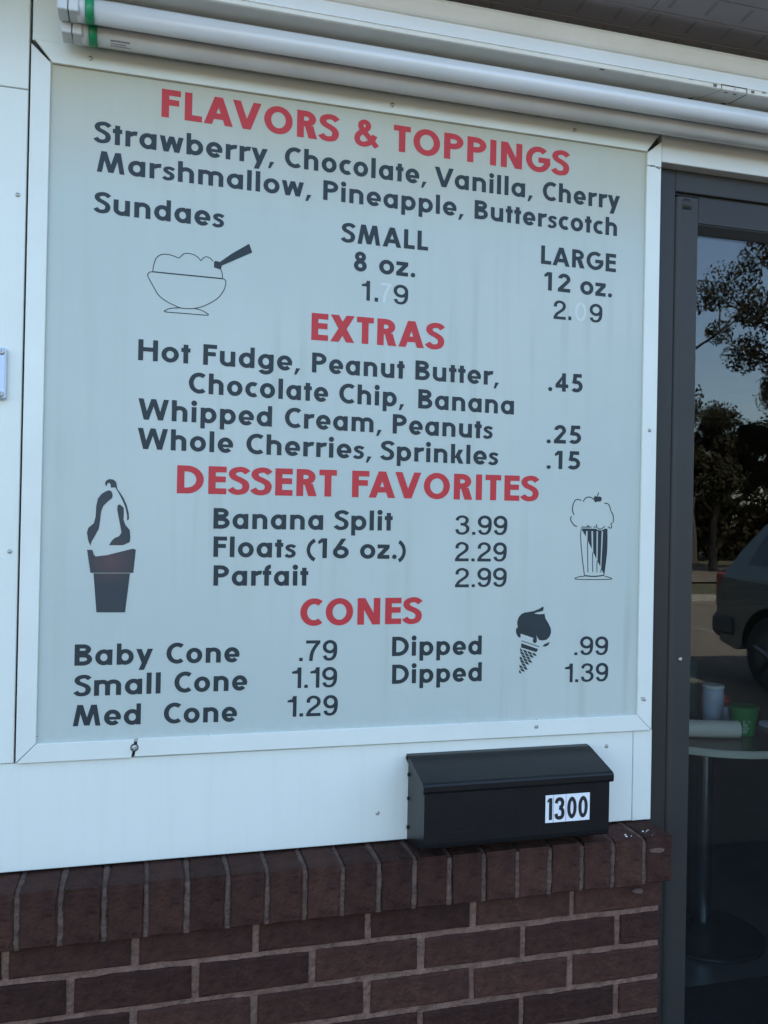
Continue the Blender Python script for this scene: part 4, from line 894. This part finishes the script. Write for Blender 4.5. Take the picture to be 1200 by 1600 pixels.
# ------------------------------------------------------------------ glass door in its dark frame
dr = thing('glass_door', 'dark bronze framed glass shop door right of the menu board', 'door', (1.73, 0.05, GZ))
JY = 0.025
DB = GZ + 0.012
jl = MB().rect(1.2246, 1.2755, GZ, 1.1820, 0.12, JY, 0.0015).build('jamb', 'bronze', dr)
MB().rect(2.2110, 2.2618, GZ, 1.1820, 0.12, JY, 0.0015).build('jamb', 'bronze', dr)
MB().rect(1.2757, 2.2108, 1.1365, 1.1820, 0.12, JY + 0.001, 0.0015).build('head_rail', 'bronze2', dr)
MB().box(1.2757, 2.2108, 0.034, 0.11, 1.1325, 1.1363).build('head_gap', 'bronze', dr)
# hinge stile with a round nose, starting with a rounded pivot cap under the head
leaf = []
m = MB()
prof = []
for i in range(13):
    a = math.pi + math.pi * i / 12 if False else math.pi - (math.pi / 2) * 0
n = 14
pts = [(1.3350, 0.075), (1.2790, 0.075)] + [(1.2965 - 0.0185 * math.cos(math.radians(t)), 0.0455 - 0.0165 * math.sin(math.radians(t))) for t in range(0, 91, 10)] + [(1.3335, 0.029), (1.3350, 0.0305)]
k = len(pts)
def vert_prism(pts, z0, z1):
    k = len(pts)
    return [(x, y, z0) for x, y in pts] + [(x, y, z1) for x, y in pts], [tuple(range(k)), tuple(range(2 * k - 1, k - 1, -1))] + [((i + 1) % k, i, i + k, (i + 1) % k + k) for i in range(k)]
MB().add(*vert_prism(pts, DB, 1.1285)).build('hinge_stile', 'bronze2', dr)
MB().lathe((1.3065, 0.0560, 1.1020), [(0.0292, 0), (0.0296, 0.0150), (0.0282, 0.0220), (0.022, 0.0275), (0.010, 0.0300)], 36).build('pivot_cap', 'bronze2', dr, smooth=True)
MB().tube((1.3230, 0.0345, 1.1235), (1.3230, 0.0315, 1.1235), 0.0016, n=8).build('pivot_pin', 'steel', dr)
MB().rect(1.3352, 2.1500, 1.0745, 1.1320, 0.075, 0.029, 0.0015).build('top_rail', 'bronze', dr)
MB().rect(1.3352, 2.1500, DB, DB + 0.18, 0.075, 0.029, 0.0015).build('bottom_rail', 'bronze', dr)
MB().rect(2.1502, 2.2080, DB, 1.1320, 0.075, 0.029, 0.0015).build('lock_stile', 'bronze2', dr)
st = [(0.0310, 1.0743), (0.0310, 1.0730), (0.0440, 1.0560), (0.0462, 1.0560), (0.0462, 1.0743)]
MB().profx(st, 1.3352, 2.1500).build('glazing_bead', 'bronze', dr)
MB().add(*vert_prism([(1.3351, 0.0462), (1.3351, 0.0325), (1.3368, 0.0335), (1.3392, 0.0445), (1.3392, 0.0462)], DB + 0.18, 1.0560)).build('glazing_bead', 'bronze2', dr)
MB().box(1.3352, 2.1500, 0.0464, 0.0524, DB + 0.178, 1.0742).build('glass_pane', 'glass', dr)
MB().add(*vert_prism([(2.1462, 0.0462), (2.1462, 0.0445), (2.1485, 0.0335), (2.1500, 0.0325), (2.1500, 0.0462)], DB + 0.18, 1.0560)).build('glazing_bead', 'bronze2', dr)
screw(dr, 1.3090, 0.0290, 0.1395, 0.0046)
hb = MB().tube((2.10, -0.02, -0.25), (2.10, -0.02, 0.15), 0.012, n=12).tube((2.10, -0.02, -0.23), (2.17, 0.03, -0.23), 0.009, n=8).tube((2.10, -0.02, 0.13), (2.17, 0.03, 0.13), 0.009, n=8)
hb.build('pull_handle', 'bronze2', dr)
MB().box(1.2246, 2.2618, 0.0, 0.16, GZ - 0.02, GZ + 0.010).build('threshold', 'bronze2', dr)

# ------------------------------------------------------------------ inside the shop
TX, TY, TZ = 2.165, 1.115, -0.296
tb = thing('round_table', 'round pedestal cafe table with pale edge inside the glass door', 'table', (TX, TY, GZ))
MB().lathe((TX, TY, TZ - 0.026), [(0.358, 0), (0.365, 0.004), (0.365, 0.022), (0.360, 0.026)], 72).build('edge_band', 'edge', tb, smooth=False)
MB().lathe((TX, TY, TZ - 0.0015), [(0.358, 0), (0.358, 0.0022)], 72).build('tabletop', 'wood', tb)
MB().lathe((TX, TY, GZ + 0.03), [(0.030, 0), (0.030, 0.30), (0.030, 0.698), (0.15, 0.70), (0.15, 0.715)], 24).build('pedestal_pole', 'chrome', tb, smooth=False)
MB().lathe((TX, TY, GZ), [(0.215, 0), (0.215, 0.006), (0.195, 0.013), (0.10, 0.024), (0.045, 0.034), (0.034, 0.05)], 48).build('pedestal_base', 'base', tb, smooth=True)
T = TZ + 0.001
jug = thing('plastic_jug', 'white and blue plastic tub standing left on the round table inside', 'tub', (2.205, 1.13, T))
MB().lathe((2.205, 1.13, T), [(0.030, 0), (0.034, 0.004), (0.038, 0.05), (0.038, 0.10), (0.036, 0.128)], 28).build('tub_body', 'jug', jug, smooth=True)
MB().lathe((2.205, 1.13, T + 0.128), [(0.039, 0), (0.039, 0.008), (0.036, 0.011)], 28).build('tub_lid', 'whiteplate', jug)
cup = thing('green_cup', 'green plastic cup standing on the round table inside', 'cup', (2.205, 0.965, T))
MB().lathe((2.205, 0.965, T), [(0.036, 0), (0.037, 0.002), (0.049, 0.088), (0.052, 0.089), (0.052, 0.098), (0.048, 0.098)], 28).build('cup_body', 'cup', cup, smooth=False)
lb = MB(); r = random.Random(4)
for q in range(9):
    a = math.radians(238 + r.uniform(-1, 1)); 
    zz = T + 0.012 + q * 0.005
    rad = 0.0382 + (zz - T) * 0.136
    a0, a1 = math.radians(232), math.radians(232 + r.uniform(18, 34))
    lb.add([(2.205 + rad * math.cos(t), 0.965 + rad * math.sin(t), z) for t, z in ((a0, zz), (a1, zz), (a1, zz + 0.0018), (a0, zz + 0.0018))], [(0, 1, 2, 3)])
tag(lb.build('cup_print', 'paper', cup), kind='stuff')
roll = MB().tube((1.91, 0.98, T + 0.030), (2.148, 0.915, T + 0.030), 0.029, n=24).build('paper_roll', 'paper', None, loc=(2.05, 0.95, T))
tag(roll, 'pale paper roll lying near the table edge inside the door', 'paper roll')
rb = thing('red_bottle', 'small red capped bottle between the tub and the green cup', 'bottle', (2.262, 1.14, T))
MB().lathe((2.262, 1.14, T), [(0.026, 0), (0.028, 0.004), (0.028, 0.05), (0.022, 0.058)], 20).build('bottle_body', 'jug', rb, smooth=True)
MB().lathe((2.262, 1.14, T + 0.058), [(0.022, 0), (0.022, 0.018), (0.012, 0.034), (0.008, 0.04)], 20).build('bottle_cap', 'redplastic', rb)
pk = thing('teal_bag', 'dark teal bag standing behind the white tub on the table', 'bag', (2.16, 1.27, T))
MB().plate([(2.06, T), (2.22, T), (2.215, T + 0.20), (2.10, T + 0.215)], 1.32, 1.22, 0.02).build('bag_body', 'teal', pk)
MB().plate([(2.068, T + 0.05), (2.082, T + 0.05), (2.112, T + 0.205), (2.098, T + 0.21)], 1.222, 1.214, 0.002).build('bag_edge', 'jug', pk)
nk = MB().cbox(2.345, 2.43, 0.99, 1.06, T, T + 0.018, 0.003).build('napkin_stack', 'jug', None, loc=(2.39, 0.965, T))
tag(nk, 'small blue-white napkin stack at the right of the green cup', 'napkins')
dm = MB().cbox(1.30, 2.25, 0.22, 0.80, GZ - 0.004, GZ + 0.010, 0.004).build('door_mat', 'mat', None, loc=(1.8, 0.5, GZ)); tag(dm, 'dark door mat lying inside the glass door', 'mat')
cnt = thing('service_counter', 'dim brown counter standing far inside the shop', 'counter', (3.4, 3.6, GZ))
MB().box(1.8, 6.0, 3.3, 3.95, GZ + 0.02, GZ + 0.95).build('counter_front', 'inwall', cnt)
MB().cbox(1.75, 6.05, 3.24, 4.0, GZ + 0.951, GZ + 0.99, 0.004).build('counter_top', 'wood', cnt)

# ------------------------------------------------------------------ parked car seen in the door glass
CY = -4.55; CX = 4.82; G2 = GZ - 0.12
car = thing('parked_car', 'grey sport utility vehicle parked behind the viewer, mirrored in the door glass', 'car', (CX + 2.3, CY - 0.92, G2))
def side(pts, y0, y1, inset=0.0):
    """profile in (x,z) swept across the car; upper points lean inwards"""
    n = len(pts); vs = []
    for s in (0, 1):
        for x, z in pts:
            lean = max(0.0, z - 1.0) * 0.26 + max(0.0, 0.45 - z) * 0.15 + inset
            vs.append((CX + x, (y1 - lean) if s else (y0 + lean), G2 + z))
    return vs, [tuple(range(n)), tuple(range(2 * n - 1, n - 1, -1))] + [((i + 1) % n, i, i + n, (i + 1) % n + n) for i in range(n)]
def arch(cx, r, n=10): return [(cx + r * math.cos(math.radians(180 - 180 * i / n)), 0.38 + r * math.sin(math.radians(180 - 180 * i / n))) for i in range(n + 1)]
outl = [(0.10, 0.40), (0.34, 0.34)] + arch(0.86, 0.43) + [(3.20, 0.30)] + arch(3.62, 0.43) + [(4.42, 0.36), (4.56, 0.55), (4.52, 0.86), (4.30, 1.00), (3.35, 1.10), (3.22, 1.14), (0.22, 1.14), (0.10, 1.06), (0.04, 0.80)]
Y0, Y1 = CY - 1.84, CY
MB().add(*side(outl, Y0, Y1)).build('body', 'carpaint', car)
cab = [(0.12, 1.10), (3.30, 1.10), (2.55, 1.62), (2.30, 1.69), (1.2, 1.74), (0.78, 1.70), (0.56, 1.60), (0.30, 1.34)]
MB().add(*side(cab, Y0, Y1, 0.02)).build('cabin', 'carpaint', car)
for w_ in ([(0.44, 1.20), (1.06, 1.20), (1.06, 1.58), (0.72, 1.58), (0.58, 1.46)], [(1.12, 1.20), (2.0, 1.20), (2.0, 1.60), (1.12, 1.59)], [(2.06, 1.20), (3.0, 1.20), (2.46, 1.57), (2.06, 1.60)]):
    MB().add(*side(w_, Y0, Y1, 0.014)).build('window', 'carglass', car)
MB().add([(CX + 0.10, Y0 + .30, G2 + 1.16), (CX + 0.10, Y1 - .30, G2 + 1.16), (CX + 0.50, Y1 - .34, G2 + 1.60), (CX + 0.50, Y0 + .34, G2 + 1.60)], [(0, 1, 2, 3)]).build('rear_window', 'carglass', car)
for yy in (Y1 - 0.10, Y0 + 0.02):
    MB().cbox(CX + 0.0, CX + 0.14, yy, yy + 0.085, G2 + 0.80, G2 + 1.10, 0.02).build('tail_lamp', 'lamp', car)
MB().cbox(CX - 0.06, CX + 0.36, Y0 - 0.01, Y1 + 0.012, G2 + 0.44, G2 + 0.70, 0.06).build('rear_bumper', 'bumper', car)
MB().cbox(CX + 4.30, CX + 4.64, Y0 - 0.01, Y1 + 0.01, G2 + 0.36, G2 + 0.62, 0.06).build('front_bumper', 'bumper', car)
MB().cbox(CX + 1.35, CX + 3.1, Y1 - 0.005, Y1 + 0.015, G2 + 0.60, G2 + 0.66, 0.006).build('side_moulding', 'bumper', car)
for dx, yy in ((0.86, Y1), (3.62, Y1), (0.86, Y0), (3.62, Y0)):
    sgn = 1 if yy == Y1 else -1; c = (CX + dx, yy - 0.11 * sgn, G2 + 0.36)
    wh = MB()
    vs = []; 
    wh.lathe(c, [(0.22, -0.11), (0.335, -0.11), (0.36, -0.08), (0.36, 0.08), (0.335, 0.11), (0.22, 0.11)], 36, 'y')
    wo = wh.build('wheel', 'rubber', car)
    rm = MB().lathe((c[0], c[1] + 0.105 * sgn, c[2]), [(0.02, -0.012), (0.22, -0.012), (0.22, 0.006), (0.02, 0.006)], 30, 'y')
    rim = rm.build('rim', 'bumper', wo)
    sp = MB()
    for q in range(5):
        a = math.radians(72 * q + 18)
        sp.tube((c[0], c[1] + 0.118 * sgn, c[2]), (c[0] + 0.21 * math.cos(a), c[1] + 0.114 * sgn, c[2] + 0.21 * math.sin(a)), 0.035, 0.028, 6)
    sp.build('spokes', 'rim', wo)
for dx in (1.12, 2.03): MB().cbox(CX + dx + 0.10, CX + dx + 0.28, Y1 - 0.002, Y1 + 0.02, G2 + 0.97, G2 + 1.0, 0.006).build('door_handle', 'carpaint', car)

car.location = (6.82, -3.75, G2); car.rotation_euler = (0, 0, math.pi / 2)      # nose-in towards the shop front

# ------------------------------------------------------------------ trees across the lot
def leaf_mesh(name, n, rad, seed, blobs, size, material):
    r = random.Random(seed); vs = []; fs = []
    for _ in range(n):
        bx, by, bz, br = blobs[r.randrange(len(blobs))]
        while True:
            p = Vector((r.uniform(-1, 1), r.uniform(-1, 1), r.uniform(-1, 1)))
            if 0.35 < p.length < 1: break
        c = Vector((bx, by, bz)) + p * br
        a = Vector((r.gauss(0, 1), r.gauss(0, 1), r.gauss(0, 1))).normalized(); b = a.orthogonal().normalized()
        b = (b * math.cos(r.uniform(0, 6)) + a.cross(b) * math.sin(r.uniform(0, 6))).normalized()
        s = size * r.uniform(.6, 1.3); k = len(vs)
        vs += [tuple(c - a * s), tuple(c + b * s * .55), tuple(c + a * s), tuple(c - b * s * .55)]
        fs.append((k, k + 1, k + 2, k + 3))
    me = bpy.data.meshes.new(name); me.from_pydata(vs, [], fs); me.materials.append(MT[material]); return me
def tree(x, y, h, label, seed, extra=(), n=9000, spread=1.0, lean=0.0):
    r = random.Random(seed); g = GZ - 0.16
    t = thing('tree', label, 'tree', (x, y, g), 'trees across the parking lot')
    tr = MB(); blobs = []
    top = Vector((lean, 0, h * 0.62)); pr = Vector((0, 0, -0.1)); steps = 5
    path = [Vector((lean * (i / steps) ** 1.5 + r.uniform(-.06, .06) * i, r.uniform(-.06, .06) * i, h * 0.66 * i / steps)) for i in range(steps + 1)]
    r0 = h * 0.026
    for i in range(steps): tr.tube(Vector((x, y, g)) + path[i], Vector((x, y, g)) + path[i + 1], r0 * (1 - .13 * i), r0 * (1 - .13 * (i + 1)), 9, False)
    def branch(p, d, l, rad, depth):
        p2 = p + d * l; mid = p + d * l * .5 + Vector((r.uniform(-1, 1), r.uniform(-1, 1), r.uniform(0, 1))) * l * .08
        tr.tube(p, mid, rad, rad * .75, 5, False); tr.tube(mid, p2, rad * .75, rad * .45, 5, False)
        if depth == 0:
            blobs.append((p2.x - x, p2.y - y, p2.z - g, r.uniform(.35, .75) * h / 9)); return
        for k in range(3):
            nd = (d + Vector((r.uniform(-1, 1), r.uniform(-1, 1), r.uniform(-.35, .8))) * .8).normalized()
            branch(p2, nd, l * r.uniform(.5, .7), rad * .5, depth - 1)
        blobs.append((p2.x - x, p2.y - y, p2.z - g, .4 * h / 9))
    for k in range(11):
        f = r.uniform(.42, 1.0); i = min(steps - 1, int(f * steps)); p = Vector((x, y, g)) + path[i].lerp(path[i + 1], f * steps - i)
        a = k * 2.4 + r.uniform(-.4, .4); d = Vector((math.cos(a), math.sin(a), r.uniform(.1, .9))).normalized()
        branch(p, d, h * .20 * spread * (1.25 - .5 * f), r0 * .42, 2)
    for (ex, ey, ez) in extra:      # long side limbs
        a = Vector((x, y, g)) + path[3]; b = Vector((x + ex, y + ey, g + ez)); d = (b - a).normalized(); L_ = (b - a).length
        branch(a, d, L_ * .62, r0 * .5, 2)
    tr.build('trunk', 'bark', t)
    me = leaf_mesh('crown', n, 1, seed + 1, blobs, 0.060, 'leaf')
    link_mesh('crown', me, t, (x, y, g))
def vx(xy, D): return 0.214 + xy * D       # x at mirrored depth D behind the glass
def ry(D): return 0.09 + 1.565 - D
tree(vx(.735, 25), ry(25), 5.9, 'oak with low brown-green crown nearest the road edge', 1, n=60000, spread=1.0)
tree(vx(.565, 23), ry(23), 9.0, 'tall leaning oak with side limb reaching towards the low oak', 2, extra=((3.0, 0, 7.6),), n=50000, spread=.8)
tree(vx(.965, 22), ry(22), 9.5, 'tall open oak right of the low oak, its thin limbs against the sky', 3, extra=((-2.4, .3, 7.2), (-2.6, -.3, 8.6)), n=60000, spread=.75)
for i, (xx, D, h, lb_) in enumerate(((7, 29, 6, 'oak far left across the road'), (11.5, 33, 7, 'tall oak second from the far left across the road'), (22, 31, 8, 'rounded oak behind the low oak'), (27, 29, 10, 'oak right of the parked car across the road'), (33, 32, 9, 'oak far right across the road'), (0, 30, 6, 'oak straight across the road from the menu board'), (-8, 31, 5.5, 'oak beyond the left end of the lot'), (18.2, 34, 6.5, 'small oak deep behind the low oak'))):
    tree(xx, ry(D), h, lb_, 10 + i, n=14000, spread=.8)
blobs = []
r = random.Random(8)
for k in range(150):
    x = -30 + k * .55; blobs.append((x, r.uniform(-2.5, 2.5), r.uniform(.2, 2.6), r.uniform(.7, 1.5)))
me = leaf_mesh('undergrowth', 60000, 1, 77, blobs, .19, 'under')
tag(link_mesh('undergrowth', me, None, (0, -33, GZ - .16)), kind='stuff', label='dense mixed undergrowth along the far side of the road', cat='undergrowth')
